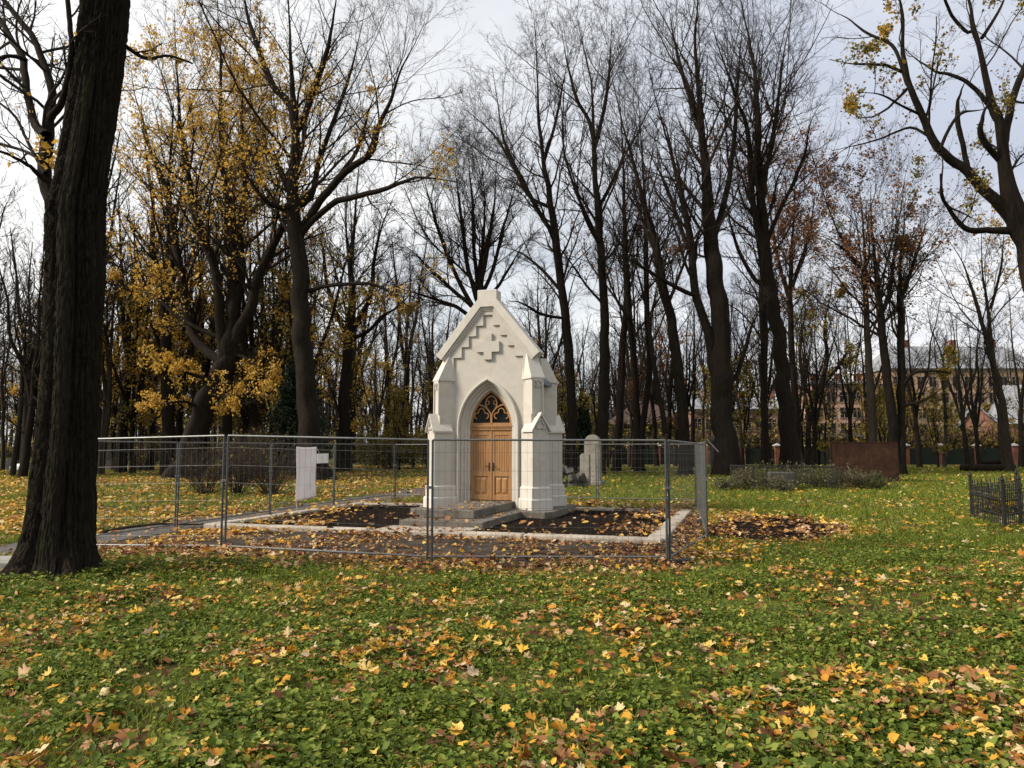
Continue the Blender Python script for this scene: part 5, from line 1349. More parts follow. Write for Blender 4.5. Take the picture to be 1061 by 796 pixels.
# -- the wood behind: seven kinds of far tree, each then repeated
def proto(name, seed, h, r, fork, leaves, bark='bark', nst=3):
    g = np.random.default_rng(300 + seed)
    pts = [(0, 0, -0.15)]; lean = g.normal(0, 0.05, 2)
    root = thing(name, 'x', 'tree', (0, 0, -200))
    parts, l1 = [], []
    zf = fork * h
    trunk = [np.array([lean[0] * z + g.normal(0, 0.06), lean[1] * z + g.normal(0, 0.06), z]) for z in np.linspace(0, zf, 5)]; trunk[0][2] = -0.2
    stems = []
    for i in range(nst):
        a = i * 2 * PI / nst + g.normal(0, 0.4); sp = g.uniform(0.12, 0.30) if i else 0.05
        L = (h - zf) * g.uniform(0.85, 1.05)
        p = [trunk[-1] + np.array([math.cos(a) * sp * L * t ** 0.8 + g.normal(0, 0.12), math.sin(a) * sp * L * t ** 0.8 + g.normal(0, 0.12), L * t]) for t in np.linspace(0, 1, 6)]
        p[0] = trunk[-1] + np.array([0, 0, -0.4]); stems.append((p, [r * 0.62 * (1 - 0.85 * t) for t in np.linspace(0, 1, 6)]))
    C, rr = smooth_path(trunk, [r * 1.35, r, r * 0.95, r * 0.9, r * 0.82], 12)
    parts.append(tubes(C[None], rr[None], 7))
    lo, lr, _ = branch(C[None], rr[None], 4, 0.55, 0.98, 55, 12, 1.0, 0.3, 8, 0.05, 0.15, g, np.array([0]), 0.02, 0.3, plen=np.array([h * 0.22]))
    l1.append((lo, np.minimum(lr, 0.05)))
    for p, q in stems:
        C, rr = smooth_path(p, q, 14); rr = np.maximum(rr, 0.02)
        parts.append(tubes(C[None], rr[None], 6))
        c, r1, _ = branch(C[None], rr[None], 9, 0.12, 0.98, 40, 10, 1.0, 0.45, 8, 0.08, 0.12, g, np.array([0]), 0.016, 0.3, plen=np.array([h * 0.24]))
        l1.append((c, np.minimum(r1, 0.07)))
    v, q = join(parts); link('trunk', np_mesh('trunk', v, quads=q, mat=M[bark], smooth=True), root)
    C1 = np.concatenate([a for a, b_ in l1]); R1 = np.concatenate([b_ for a, b_ in l1])
    C2, R2, i2 = branch(C1, R1, 7, 0.15, 1, 38, 12, 0.46, 0.6, 5, 0.07, 0.14, g, np.arange(len(C1)), 0.014, 0.5)
    C3, R3, i3 = branch(C2, R2, 6, 0.15, 1, 38, 14, 0.5, 0.7, 4, 0.06, 0.16, g, i2, 0.010, 0.6)
    v, q = join([tubes(C1, R1, 4), tubes(C2, R2, 3), tubes(C3, R3, 3)])
    link('crown', np_mesh('crown', v, quads=q, mat=M['twig'] if not leaves or leaves[0][3] != 'leaf_rust' else M['twig_brown']), root)
    for share, per, size, mt, (zl, zh) in leaves:
        pick = (g.random(len(C1)) < share)[i3] & (C3[:, -1, 2] > zl * h) & (C3[:, -1, 2] < zh * h)
        b0 = np.concatenate([C3[pick][:, -1], C3[pick][:, 1], C3[pick][:, 2]]); b0 = np.repeat(b0, per, 0) + g.normal(0, 0.15, (len(b0) * per, 3))
        v, q = leaf_quads(b0, size, g); link('foliage', np_mesh('foliage', v, quads=q, mat=M[mt]), root)
    return root
PROTO = [proto('bare_linden', 0, 21, 0.30, 0.34, []), proto('bare_maple', 1, 18, 0.26, 0.28, [], nst=4), proto('thin_linden', 2, 16, 0.17, 0.45, [], 'bark_pale', 2),
         proto('yellow_maple', 3, 17, 0.24, 0.25, [(0.34, 1, 0.17, 'leaf_yellow', (0.1, 0.75)), (0.3, 1, 0.17, 'leaf_olive', (0.1, 0.8))], nst=4), proto('olive_maple', 4, 12, 0.16, 0.22, [(0.75, 1, 0.20, 'leaf_olive', (0.1, 0.9))], nst=3),
         proto('rusty_oak', 5, 17, 0.25, 0.3, [(0.35, 1, 0.17, 'leaf_rust', (0.2, 0.95))], nst=3), proto('old_linden', 6, 24, 0.40, 0.4, [(0.08, 1, 0.18, 'leaf_yellow', (0.1, 0.7))], nst=3)]
WOODS = [  # kind, picture x of the foot, distance, scale
]
gw = np.random.default_rng(77)
def wood(px0, px1, n, d0, d1, kinds, s0, s1):
    for i in range(n):
        px = px0 + (px1 - px0) * (i + gw.random()) / n
        WOODS.append((kinds[gw.integers(len(kinds))], px, gw.uniform(d0, d1), gw.uniform(s0, s1)))
wood(-60, 60, 9, 44, 62, [0, 1, 2, 0, 6, 2], 0.8, 1.05)
wood(60, 300, 15, 46, 62, [0, 1, 3, 6, 0, 2, 4], 0.80, 1.05)
wood(-80, 450, 44, 64, 95, [0, 1, 2, 3, 6, 4, 0, 2], 0.85, 1.15)
wood(250, 470, 9, 56, 80, [3, 4, 2, 1, 4], 0.6, 0.9)
wood(70, 330, 9, 47, 60, [3], 0.75, 1.1)
wood(440, 640, 12, 62, 92, [0, 1, 2, 4, 5, 0], 0.65, 0.95)
wood(630, 860, 17, 60, 80, [0, 1, 2, 0, 5, 4], 0.55, 0.9)
wood(835, 1100, 15, 60, 80, [2, 4, 2, 3, 1, 4, 0, 1], 0.6, 0.95)
wood(835, 1100, 8, 102, 116, [2, 4, 1, 3, 0, 4], 0.7, 0.95)
wood(440, 780, 14, 58, 80, [2, 0, 1, 2, 4], 0.6, 0.95)
wood(-100, 700, 34, 96, 128, [0, 1, 2, 6, 0, 4], 0.85, 1.1)
WORD = {0: 'bare linden', 1: 'many stemmed bare maple', 2: 'thin pale barked bare tree', 3: 'maple with yellow leaves left', 4: 'low tree with olive yellow leaves', 5: 'oak with rusty withered leaves', 6: 'thick old linden'}
used = set()
for k, px, d, sc in WOODS:
    if 975 < px < 1050 and d < 98 and k in (3, 4): k = 2                # the cottage gable shows between thin stems
    o = PROTO[k] if k not in used else copy_tree(PROTO[k])
    used.add(k)
    x = (px - 530.5) / FPX * d
    o.location = (x, d, -0.05); o.rotation_euler = (0, 0, gw.random() * 6.28); o.scale = (sc * gw.uniform(0.9, 1.1), sc * gw.uniform(0.9, 1.1), sc)
    zone = ('in the far left wood' if px < 200 else 'beyond the left lawn' if px < 440 else 'behind the chapel' if px < 600 else
            'by the dark roofed house' if px < 760 else 'near the low shed' if px < 900 else 'before the ochre apartment house')
    dep = 'near' if d < 63 else 'deep' if d < 96 else 'deepest'
    o['label'] = WORD[k] + ' ' + ('' if dep == 'near' else 'farther back ' if dep == 'deep' else 'at the very back ') + zone
    o['group'] = 'trees of the wood: ' + WORD[k]

# -- a far belt of trunks and brush that reads as one mass
def far_wood():
    g = np.random.default_rng(9)
    n = 700
    px = g.uniform(-160, 860, n); d = g.uniform(128, 175, n); x = (px - 530.5) / FPX * d
    h = g.uniform(13, 22, n)
    C = np.stack([np.stack([x + t * g.normal(0, 1.0, n), d + t * g.normal(0, 1, n), h * t - 0.2 * (t == 0)], 1) for t in (0, 0.3, 0.6, 1.0)], 1)
    Rr = np.outer(g.uniform(0.14, 0.34, n), [1, 0.85, 0.5, 0.08])
    C1, R1, i1 = branch(C, Rr, 9, 0.25, 0.98, 42, 10, 0.30, 0.4, 5, 0.08, 0.12, g, np.arange(n), 0.03, 0.4)
    C2, R2, i2 = branch(C1, R1, 7, 0.15, 1, 40, 14, 0.5, 0.6, 4, 0.06, 0.15, g, i1, 0.022, 0.6)
    v, q = join([tubes(C, Rr, 4), tubes(C1, R1, 3), tubes(C2, R2, 3)])
    tag(link('far_wood', np_mesh('far_wood', v, quads=q, mat=M['twig'])), kind='stuff')
    m = 2600                                                             # brush at its foot
    px = np.where(np.arange(m) < 1800, g.uniform(-160, 720, m), g.uniform(560, 1080, m)); d = np.where(np.arange(m) < 1800, g.uniform(105, 160, m), g.uniform(83.5, 87.5, m)); x = (px - 530.5) / FPX * d; h = g.uniform(1.5, 4.5, m)
    C = np.stack([np.stack([x + t * g.normal(0, 0.6, m), d + t * g.normal(0, .6, m), h * t], 1) for t in (0, 0.5, 1.0)], 1)
    Rr = np.outer(g.uniform(0.03, 0.06, m), [1, 0.7, 0.3])
    C1, R1, i1 = branch(C, Rr, 10, 0.05, 1, 45, 14, 0.5, 0.6, 4, 0.06, 0.15, g, np.arange(m), 0.02, 0.6)
    v, q = join([tubes(C, Rr, 3), tubes(C1, R1, 3)])
    b0 = np.repeat(C1[:, -1][g.random(len(C1)) < 0.5], 2, 0); b0 = b0 + g.normal(0, 0.3, b0.shape)
    tag(link('far_brush', np_mesh('far_brush', v, quads=q, mat=M['twig'])), kind='stuff')
    v, q = leaf_quads(b0, 0.28, g)
    tag(link('far_brush_leaves', np_mesh('far_brush_leaves', v, quads=q, mat=M['leaf_olive'])), kind='stuff')
far_wood()

# -- shrubs
def shrub(name, label, base, h, w, n, seed, leaf=None, group=None, mat='twig_brown', rad=0.012, lsize=0.07, lper=1):
    g = np.random.default_rng(500 + seed)
    root = thing(name, label, 'shrub', tuple(base), 0, group)
    a = g.random(n) * 2 * PI; lean = np.abs(g.normal(0, 0.5, n)) * w / h; ht = h * g.uniform(0.6, 1.0, n)
    C = np.empty((n, 7, 3)); p = np.stack([np.cos(a), np.sin(a), np.zeros(n)], 1) * (0.10 * w * g.random(n))[:, None]; p[:, 2] = -0.04
    d = nrm(np.stack([np.cos(a) * lean, np.sin(a) * lean, np.ones(n)], 1)); C[:, 0] = p
    for j in range(1, 7):
        d = nrm(d + g.normal(0, 0.07, (n, 3)) + np.stack([np.cos(a) * 0.05, np.sin(a) * 0.05, np.full(n, -0.02)], 1)); p = p + d * (ht / 6)[:, None]; C[:, j] = p
    Rr = np.outer(rad * g.uniform(0.7, 1.3, n), np.linspace(1, 0.4, 7))
    link('stem', np_mesh('stem', *tubes(C, Rr, 4), mat=M[mat]), root)
    C1, R1, i1 = branch(C, Rr, 7, 0.2, 1, 32, 12, 0.35, 0.6, 5, 0.03, 0.14, g, np.arange(n), rad * 0.45, 0.5)
    C2, R2, i2 = branch(C1, R1, 5, 0.2, 1, 34, 12, 0.5, 0.7, 3, 0.02, 0.14, g, i1, rad * 0.35, 0.6)
    v, q = join([tubes(C1, R1, 3), tubes(C2, R2, 3)]); link('crown', np_mesh('crown', v, quads=q, mat=M[mat]), root)
    if leaf:
        share, mt = leaf
        b0 = np.concatenate([C2[:, -1], C2[:, 1], C1[:, -1]]); b0 = np.repeat(b0[g.random(len(b0)) < share], lper, 0); b0 = b0 + g.normal(0, lsize * 0.7, b0.shape)
        v, q = leaf_quads(b0, lsize, g, 0.2); link('foliage', np_mesh('foliage', v, quads=q, mat=M[mt]), root)
    return root
SG = 'bare shrubs behind the left side fence'
shrub('bare_shrub', 'leftmost wide bare shrub behind the fence, stems fanning from one foot', G(212, 513), 2.25, 2.6, 60, 1, (0.015, 'leaf_olive'), SG)
shrub('bare_shrub', 'middle bare shrub behind the double fence post, upright and dense', G(246, 513), 2.3, 2.0, 55, 2, (0.015, 'leaf_olive'), SG)
shrub('bare_shrub', 'bare shrub directly left of the white banner', G(281, 514), 2.2, 2.2, 60, 3, (0.02, 'leaf_olive'), SG)
for i, (px, d, h, w, lb) in enumerate([(262, 42, 3.2, 3.4, 'brown twiggy thicket behind the bare shrubs, left of the yew'), (150, 58, 2.6, 3.5, 'twiggy low thicket on the far left lawn edge'), (290, 60, 3.6, 4, 'leafy olive thicket behind the yew'),
        (405, 62, 3.4, 4.5, 'rounded olive green bush beyond the lawn left of the chapel'), (455, 66, 4.0, 4, 'olive bush just behind the left wall of the chapel')]):
    base = Vector(((px - 530.5) / FPX * d, d, 0))
    shrub('thicket', lb, base, h, w, 60, 20 + i, (0.65 if i > 1 else 0.12, 'leaf_olive'), 'thickets of the left wood', lsize=0.16 if i > 1 else 0.1, rad=0.02, lper=2 if i > 1 else 1)

def yew(label, base, h, w, seed):
    g = np.random.default_rng(700 + seed)
    root = thing('yew_tree', label, 'tree', tuple(base))
    b = MB(); b.tube([(0, 0, -0.1), (0.03, 0, h * 0.5), (0, 0.02, h * 0.95)], [0.13, 0.09, 0.02], 7); b.build('trunk', M['bark'], root, smooth=True)
    n = 260
    z = h * (0.04 + 0.93 * g.random(n)); a = g.random(n) * 2 * PI
    rad = w * 0.5 * (1 - (z / h) ** 1.6) * (0.65 + 0.5 * g.random(n)) + 0.12
    C = np.stack([np.stack([np.cos(a) * rad * t, np.sin(a) * rad * t, z + t * t * 0.55 * rad], 1) for t in (0.05, 0.4, 0.75, 1.0)], 1)
    C2, R2, i2 = branch(C, np.full((n, 4), 0.012), 9, 0.15, 1, 45, 14, 0.42, 0.6, 4, 0.05, 0.12, g, np.arange(n), 0.006, 0.5)
    v, q = join([tubes(C, np.full((n, 4), 0.012), 3), tubes(C2, R2, 3)]); link('crown', np_mesh('crown', v, quads=q, mat=M['twig']), root)
    b0 = np.concatenate([C2[:, 1], C2[:, 2], C2[:, 3]]); b0 = np.repeat(b0, 3, 0) + g.normal(0, 0.09, (len(b0) * 3, 3))
    v, q = leaf_quads(b0, 0.14, g, 0.1); link('foliage', np_mesh('foliage', v, quads=q, mat=M['yew']), root)
yew('dark green yew column standing behind the spreading maple trunk', Vector(((309 - 530.5) / FPX * 46, 46, 0)), 7.6, 3.3, 1)
yew('dark yew half hidden between the linden trunks right of the chapel', Vector(((604 - 530.5) / FPX * 62, 62, 0)), 6.0, 1.3, 2)
# ------------------------------------------------------------------ behind: fence, houses, shed
def X_at(px, Y):
    return (px - 530.5) / FPX * Y
def Z_at(py, Y):
    return P(530, py, Y).z
def brick_fence():
    Y = 82.0
    root = thing('brick_pier_fence', 'long fence of red brick piers with stone caps and dark green boards along the lawn', 'fence', (X_at(640, Y), Y, 0))
    xs = [0.0] + [X_at(p, Y) - X_at(640, Y) for p in (652, 681, 706, 734, 768, 804, 837, 869, 903, 937, 973, 1010, 1049, 1085, 1120)]
    cap = MB()
    for i, x in enumerate(xs):
        b = MB(); b.box(x - 0.27, x + 0.27, -0.27, 0.27, -0.1, 1.92); p = b.build('pier', M['brick'], root)
        b = MB(); b.frust((x - 0.36, x + 0.36, -0.36, 0.36, 1.922), (x - 0.36, x + 0.36, -0.36, 0.36, 2.0), cap=False)
        b.frust((x - 0.36, x + 0.36, -0.36, 0.36, 2.0), (x - 0.05, x + 0.05, -0.05, 0.05, 2.22), bottom=False)
        b.build('pier_cap', M['cap_stone'], p)
        if i < len(xs) - 1:
            b = MB(); x1 = xs[i + 1]; n = max(4, int((x1 - x - 0.56) / 0.16)); w = (x1 - x - 0.56) / n
            for k in range(n):
                a = x + 0.28 + k * w
                b.box(a, a + w - 0.012, -0.03, 0.0, 0.10, 1.66 + 0.05 * random.random())
            b.box(x + 0.275, x1 - 0.275, 0.002, 0.06, 0.35, 0.45); b.box(x + 0.275, x1 - 0.275, 0.002, 0.06, 1.25, 1.35)
            b.box(x + 0.275, x1 - 0.275, -0.05, 0.05, -0.1, 0.095)
            b.build('board_panel', M['green_board'], root)
random.seed(4)
brick_fence()

def window(parent, x, z, w, h, y=-0.06, bars=1):
    f = MB(); t = 0.10
    f.box(x - w / 2 - t, x - w / 2, y, 0.05, z - t, z + h + t); f.box(x + w / 2, x + w / 2 + t, y, 0.05, z - t, z + h + t)
    f.box(x - w / 2, x + w / 2, y, 0.05, z + h, z + h + t); f.box(x - w / 2 - t * 1.5, x + w / 2 + t * 1.5, y - 0.08, 0.049, z - t - 0.06, z - 0.001)
    f.box(x - 0.035, x + 0.035, y + 0.02, 0.04, z, z + h); f.box(x - w / 2, x + w / 2, y + 0.021, 0.04, z + h * 0.66, z + h * 0.66 + 0.06)
    o = f.build('window', M['frame_light'], parent)
    g = MB(); g.box(x - w / 2, x + w / 2, -0.012, 0.03, z, z + h); g.build('pane', M['glass_dark'], o)

def house(name, label, cat, Y, px0, px1, py_eave, py_ridge, depth, wall_mat, roof_mat, rows, cols, ww=1.1, wh=1.6, z_first=1.2, rz=0.0, skip=()):
    x0, x1 = X_at(px0, Y), X_at(px1, Y); ze, zr = Z_at(py_eave, Y), Z_at(py_ridge, Y)
    L = x1 - x0
    root = thing(name, label, cat, (x0, Y, 0), rz)
    b = MB(); b.box(0, L, 0, depth, -0.3, ze); b.build('wall', wall_mat, root)
    if zr > ze + 0.3:
        b = MB(); o_ = 0.5
        b.add([(-o_, -o_, ze), (L + o_, -o_, ze), (L + o_, depth + o_, ze), (-o_, depth + o_, ze), (min(3, L * .15), depth * .5, zr), (L - min(3, L * .15), depth * .5, zr)],
              [(0, 1, 5, 4), (1, 2, 5), (2, 3, 4, 5), (3, 0, 4), (3, 2, 1, 0)])
        r = b.build('roof', roof_mat, root)
        for f in (0.22, 0.55, 0.82):
            c = MB(); cx = L * f; c.box(cx - 0.5, cx + 0.5, depth * .5 - 0.4, depth * .5 + 0.4, zr - 1.2, zr + 1.0); c.box(cx - 0.58, cx + 0.58, depth * .5 - 0.48, depth * .5 + 0.48, zr + 1.002, zr + 1.12); c.build('chimney', M['brick'], r)
    b = MB(); b.box(-0.12, L + 0.12, -0.14, -0.001, ze - 0.45, ze - 0.02)
    if rows > 3:
        b.box(-0.08, L + 0.08, -0.10, -0.001, z_first + (ze - z_first) / rows - 0.55, z_first + (ze - z_first) / rows - 0.3)
    b.build('cornice', M['frame_light'], root)
    sh = (ze - 0.4 - z_first) / rows
    for r_ in range(rows):
        for c_ in range(cols):
            if (r_, c_) in skip: continue
            window(root, L * (c_ + 0.5) / cols, z_first + r_ * sh, ww, min(wh, sh * 0.62))
    return root
house('apartment_house', 'tall ochre apartment house with grey metal roof beyond the fence at the far right', 'building', 132, 925, 1085, 382, 354, 13, M['ochre'], M['metal_roof'], 5, 13, 1.2, 1.9, 1.2)
house('apartment_house', 'pinkish apartment house with flat eaves behind the bare trees, left of the ochre one', 'building', 126, 842, 921, 398, 391, 12, M['pink'], M['metal_roof'], 4, 6, 1.3, 1.8, 1.6)
house('town_house', 'low salmon brick house behind the great linden and the stone tomb', 'building', 118, 716, 832, 424, 410, 11, M['salmon'], M['metal_roof'], 2, 9, 1.2, 1.9, 1.6)

def brick_cottage():
    Y = 98.0
    x0 = X_at(996, Y); root = thing('brick_cottage', 'red brick cottage with a steep gable and patchy grey roof at the right', 'building', (x0, Y, 0), R(-27))
    gx = X_at(1027, Y) - x0; zg = Z_at(440, Y); zp = Z_at(420, Y); L = X_at(1100, Y) - x0; ze = Z_at(440, Y); zr = Z_at(398, Y)
    b = MB(); b.prism([(0, -0.3), (gx, -0.3), (gx, zg), (gx * 0.40, zp), (0, zg)], 0, 6.0); b.box(gx + 0.002, L, 0.6, 9.6, -0.3, ze); b.build('wall', M['brick_house'], root)
    b = MB()
    for s, e in ((0, -0.35), (gx, gx + 0.35)):
        zz_ = zg - 0.28
        p = [(e, zz_), (gx * 0.40, zp + 0.06), (gx * 0.40, zp + 0.26), (e, zz_ + 0.2)]
        b.prism(p if e > 0 else p[::-1], -0.35, 5.9)
    b.add([(gx * 0.75, 0.1, ze + 0.02), (L + 0.5, 0.1, ze + 0.02), (L + 0.5, 10.0, ze + 0.02), (gx * 0.75, 10.0, ze + 0.02), (gx * 1.35, 5.0, zr), (L, 5.0, zr)], [(0, 1, 5, 4), (1, 2, 5), (2, 3, 4, 5), (3, 0, 4), (3, 2, 1, 0)])
    r = b.build('roof', M['metal_roof'], root)
    c = MB(); c.box(L * .6, L * .6 + 0.9, 4.6, 5.4, zr - 1, zr + 1.2); c.build('chimney', M['brick'], r)
    for x, z, w, h in ((gx * 0.40, 4.0, 0.55, 1.3), (gx * 0.27, 1.2, 0.7, 1.7), (gx * 0.72, 1.2, 0.7, 1.7)):
        window(root, x, z, w, h)
    for k in range(3):
        b = MB(); x = gx + 1.4 + 2.6 * k; f = MB(); f.box(x - 0.5, x + 0.5, 0.54, 0.62, 1.3, 2.9); o = f.build('window', M['frame_light'], root); b.box(x - 0.42, x + 0.42, 0.52, 0.539, 1.38, 2.82); b.build('pane', M['glass_dark'], o)
brick_cottage()
def shed():
    Y = 88.0; x0 = X_at(826, Y); x1 = X_at(902, Y); L = x1 - x0
    root = thing('shed', 'long low grey shed with a flat dark roof just behind the brick pier fence', 'shed', (x0, Y, 0))
    b = MB(); b.box(0, L, 0, 3.5, -0.1, 2.75); b.build('wall', M['shed_wall'], root)
    b = MB(); b.add([(-0.4, -0.5, 2.76), (L + 0.4, -0.5, 2.76), (L + 0.4, 4, 3.1), (-0.4, 4, 3.1), (-0.4, -0.5, 2.98), (L + 0.4, -0.5, 2.98), (L + 0.4, 4, 3.32), (-0.4, 4, 3.32)],
                    [(0, 3, 2, 1), (4, 5, 6, 7), (0, 1, 5, 4), (1, 2, 6, 5), (2, 3, 7, 6), (3, 0, 4, 7)]); b.build('roof', M['shed_roof'], root)
    b = MB(); b.box(L * .6, L * .6 + 1.0, -0.03, 0.0, 0, 2.2); b.build('door', M['old_wood'], root)
shed()
def dark_house():
    Y = 90.0; x0 = X_at(636, Y); x1 = X_at(706, Y); L = x1 - x0; ze = Z_at(438, Y); zr = Z_at(414, Y)
    root = thing('wooden_house', 'old dark wooden house with hipped brown roof among the trunks', 'house', (x0, Y, 0))
    b = MB(); b.box(0, L, 0, 7, -0.1, 1.2); b.build('base_wall', M['stone_grey'], root)
    b = MB(); b.box(0.04, L - 0.04, 0.04, 6.96, 1.2, ze); b.build('wall', M['old_wood'], root)
    b = MB(); b.add([(-0.7, -0.7, ze - 0.2), (L + 0.7, -0.7, ze - 0.2), (L + 0.7, 7.7, ze - 0.2), (-0.7, 7.7, ze - 0.2), (L * .42, 3.5, zr), (L * .62, 3.5, zr)], [(0, 1, 5, 4), (1, 2, 5), (2, 3, 4, 5), (3, 0, 4), (3, 2, 1, 0)])
    r = b.build('roof', M['dark_roof'], root)
    b = MB(); b.prism([(L * .55, 1.2), (L * 1.02, 1.2), (L * 1.02, ze - 0.4), (L * .78, ze + 0.8), (L * .55, ze - 0.4)], -1.6, -0.002); b.build('porch', M['old_wood'], root)
    for k in range(3):
        f = MB(); x = L * (0.12 + 0.15 * k); f.box(x - 0.5, x + 0.5, -0.03, 0.03, 1.6, 3.0); o = f.build('window', M['frame_light'], root)
        g = MB(); g.box(x - 0.42, x + 0.42, -0.05, -0.031, 1.68, 2.92); g.build('pane', M['glass_dark'], o)
dark_house()
def far_wall():
    Y = 150.0; x0 = X_at(380, Y); x1 = X_at(452, Y)
    b = MB(); b.box(0, x1 - x0, 0, 0.4, 0, 2.0); b.box(-0.1, x1 - x0 + 0.1, -0.1, 0.5, 2.001, 2.15)
    for k in range(5):
        a = (x1 - x0) * k / 4; b.box(a - 0.3, a + 0.3, -0.12, -0.002, 0, 1.99)
    o = b.build('garden_wall', M['white_paint']); o.location = (x0, Y, 0); tag(o, 'low white garden wall far off across the lawn left of the chapel', 'wall')
far_wall()

# ------------------------------------------------------------------ the graveyard
def headstone(name, label, p, w, h, t, mat, rz=0.0, pointed=0.25, tilt=0.0, base=True, group=None):
    root = thing(name, label, 'gravestone', tuple(p), rz, group)
    n = 8; pts = [(-w / 2, 0.0 if not base else 0.22), (w / 2, 0.0 if not base else 0.22), (w / 2, h * (1 - pointed))]
    for i in range(1, n):
        a = PI / 2 * i / n
        pts.append((w / 2 * math.cos(a), h * (1 - pointed) + h * pointed * math.sin(a)))
    pts.append((0, h)); pts += [(-x, z) for x, z in reversed(pts[2:-1])]
    b = MB(Matrix.Rotation(tilt, 4, 'Y')); b.prism(pts, -t / 2, t / 2); b.build('slab', mat, root, bevel=0.02)
    if base:
        b = MB(); b.bbox(-w * .65, w * .65, -t * 1.1, t * 1.1, -0.1, 0.22, 0.03); b.build('base', mat, root)
    return root
headstone('tall_gravestone', 'tall grey round topped gravestone standing just right of the chapel', Vector((X_at(614, 36), 36, 0)), 0.72, 2.35, 0.42, M['stone_grey'], R(-20), 0.16)
headstone('low_gravestone', 'lower pale gravestone in front of the tall grey one', Vector((X_at(606, 34.5), 34.5, 0)), 0.42, 1.5, 0.3, M['stone_grey'], R(-20), 0.08, base=False)
def rubble(cx, cy, n, label):
    g = random.Random(3)
    for i in range(n):
        bm = bmesh.new(); bmesh.ops.create_icosphere(bm, subdivisions=2, radius=1)
        sx, sy, sz = g.uniform(.14, .30), g.uniform(.12, .26), g.uniform(.10, .2)
        s0 = g.random() * 50
        for v in bm.verts:
            k = 1 + 0.35 * (math.sin(v.co.x * 4 + s0) * math.cos(v.co.y * 3.3 + s0) + 0.4 * math.sin(v.co.z * 7 + s0)); v.co = Vector((v.co.x * sx * k, v.co.y * sy * k, v.co.z * sz * k))
        me = bpy.data.meshes.new('field_stone'); bm.to_mesh(me); bm.free(); me.materials.append(M['stone_dark'])
        o = link('field_stone', me); o.location = (cx + g.uniform(-.65, .65), cy + g.uniform(-.4, .5), 0.10 + 0.30 * (i // 6)); o.rotation_euler = (g.random() * 3, g.random() * 3, g.random() * 6)
        tag(o, label, 'stone', 'stones heaped beside the chapel')
rubble(X_at(588, 34.5), 34.5, 18, 'rough grey field stone in the heap beside the tall gravestone')
def tomb():
    Y = 54.0; root = thing('stone_tomb', 'small dark grey stone tomb with a black doorway under the great linden', 'tomb', (X_at(753, Y), Y, 0))
    b = MB(); w, h = 0.76, 2.15
    b.prism([(-w, -0.1), (-0.36, -0.1), (-0.36, 1.75), (0.36, 1.75), (0.36, -0.1), (w, -0.1), (w, h), (-w, h)], 0, 0.3); b.box(-w, -w + .2, .302, 1.6, -.1, h); b.box(w - .2, w, .302, 1.6, -.1, h); b.box(-w, w, 1.602, 1.8, -.1, h)
    b.build('wall', M['stone_dark'], root)
    b = MB(); b.box(-w - .12, w + .12, -0.14, 1.9, h + .002, h + .2); b.prism([(-w - .05, h + .202), (w + .05, h + .202), (0.0, h + .5)], -0.08, 1.85); b.build('roof', M['stone_dark'], root)
    b = MB(); b.box(-0.355, 0.355, 0.2, 0.24, -0.05, 1.74); d = b.build('door', M['iron'], root)
tomb()
def steel_block():
    p0 = G(933, 500.5); Yb = p0.y
    x0, x1 = X_at(871, Yb), p0.x
    root = thing('steel_enclosure', 'rust brown steel walled block standing on the lawn behind the overgrown grave', 'block', (x0, Yb + 1.35, 0), R(-29))
    L = (x1 - x0) * 1.07; h = 2.0
    b = MB(); b.box(0, L, 0, 0.012, -0.05, h); b.build('front_sheet', M['rust'], root)
    b = MB(); b.box(L - 0.012, L, 0.013, 1.3, -0.05, h); b.build('side_sheet', M['rust'], root)
    b = MB(); b.box(0, 0.012, 0.013, 1.3, -0.05, h); b.build('side_sheet', M['rust'], root)
    b = MB(); b.box(0.013, L - 0.013, 1.288, 1.3, -0.05, h); b.build('rear_sheet', M['rust'], root)
    b = MB()
    for x in (0.0, L):
        b.box(x - 0.03, x + 0.03, -0.03, -0.001, -0.05, h + 0.02)
    b.box(-0.03, L + 0.03, -0.03, 0.03, h + 0.001, h + 0.045); b.box(0.01, L - 0.01, 0.031, 1.3, h + 0.001, h + 0.02); b.build('frame', M['rust'], root)
steel_block()
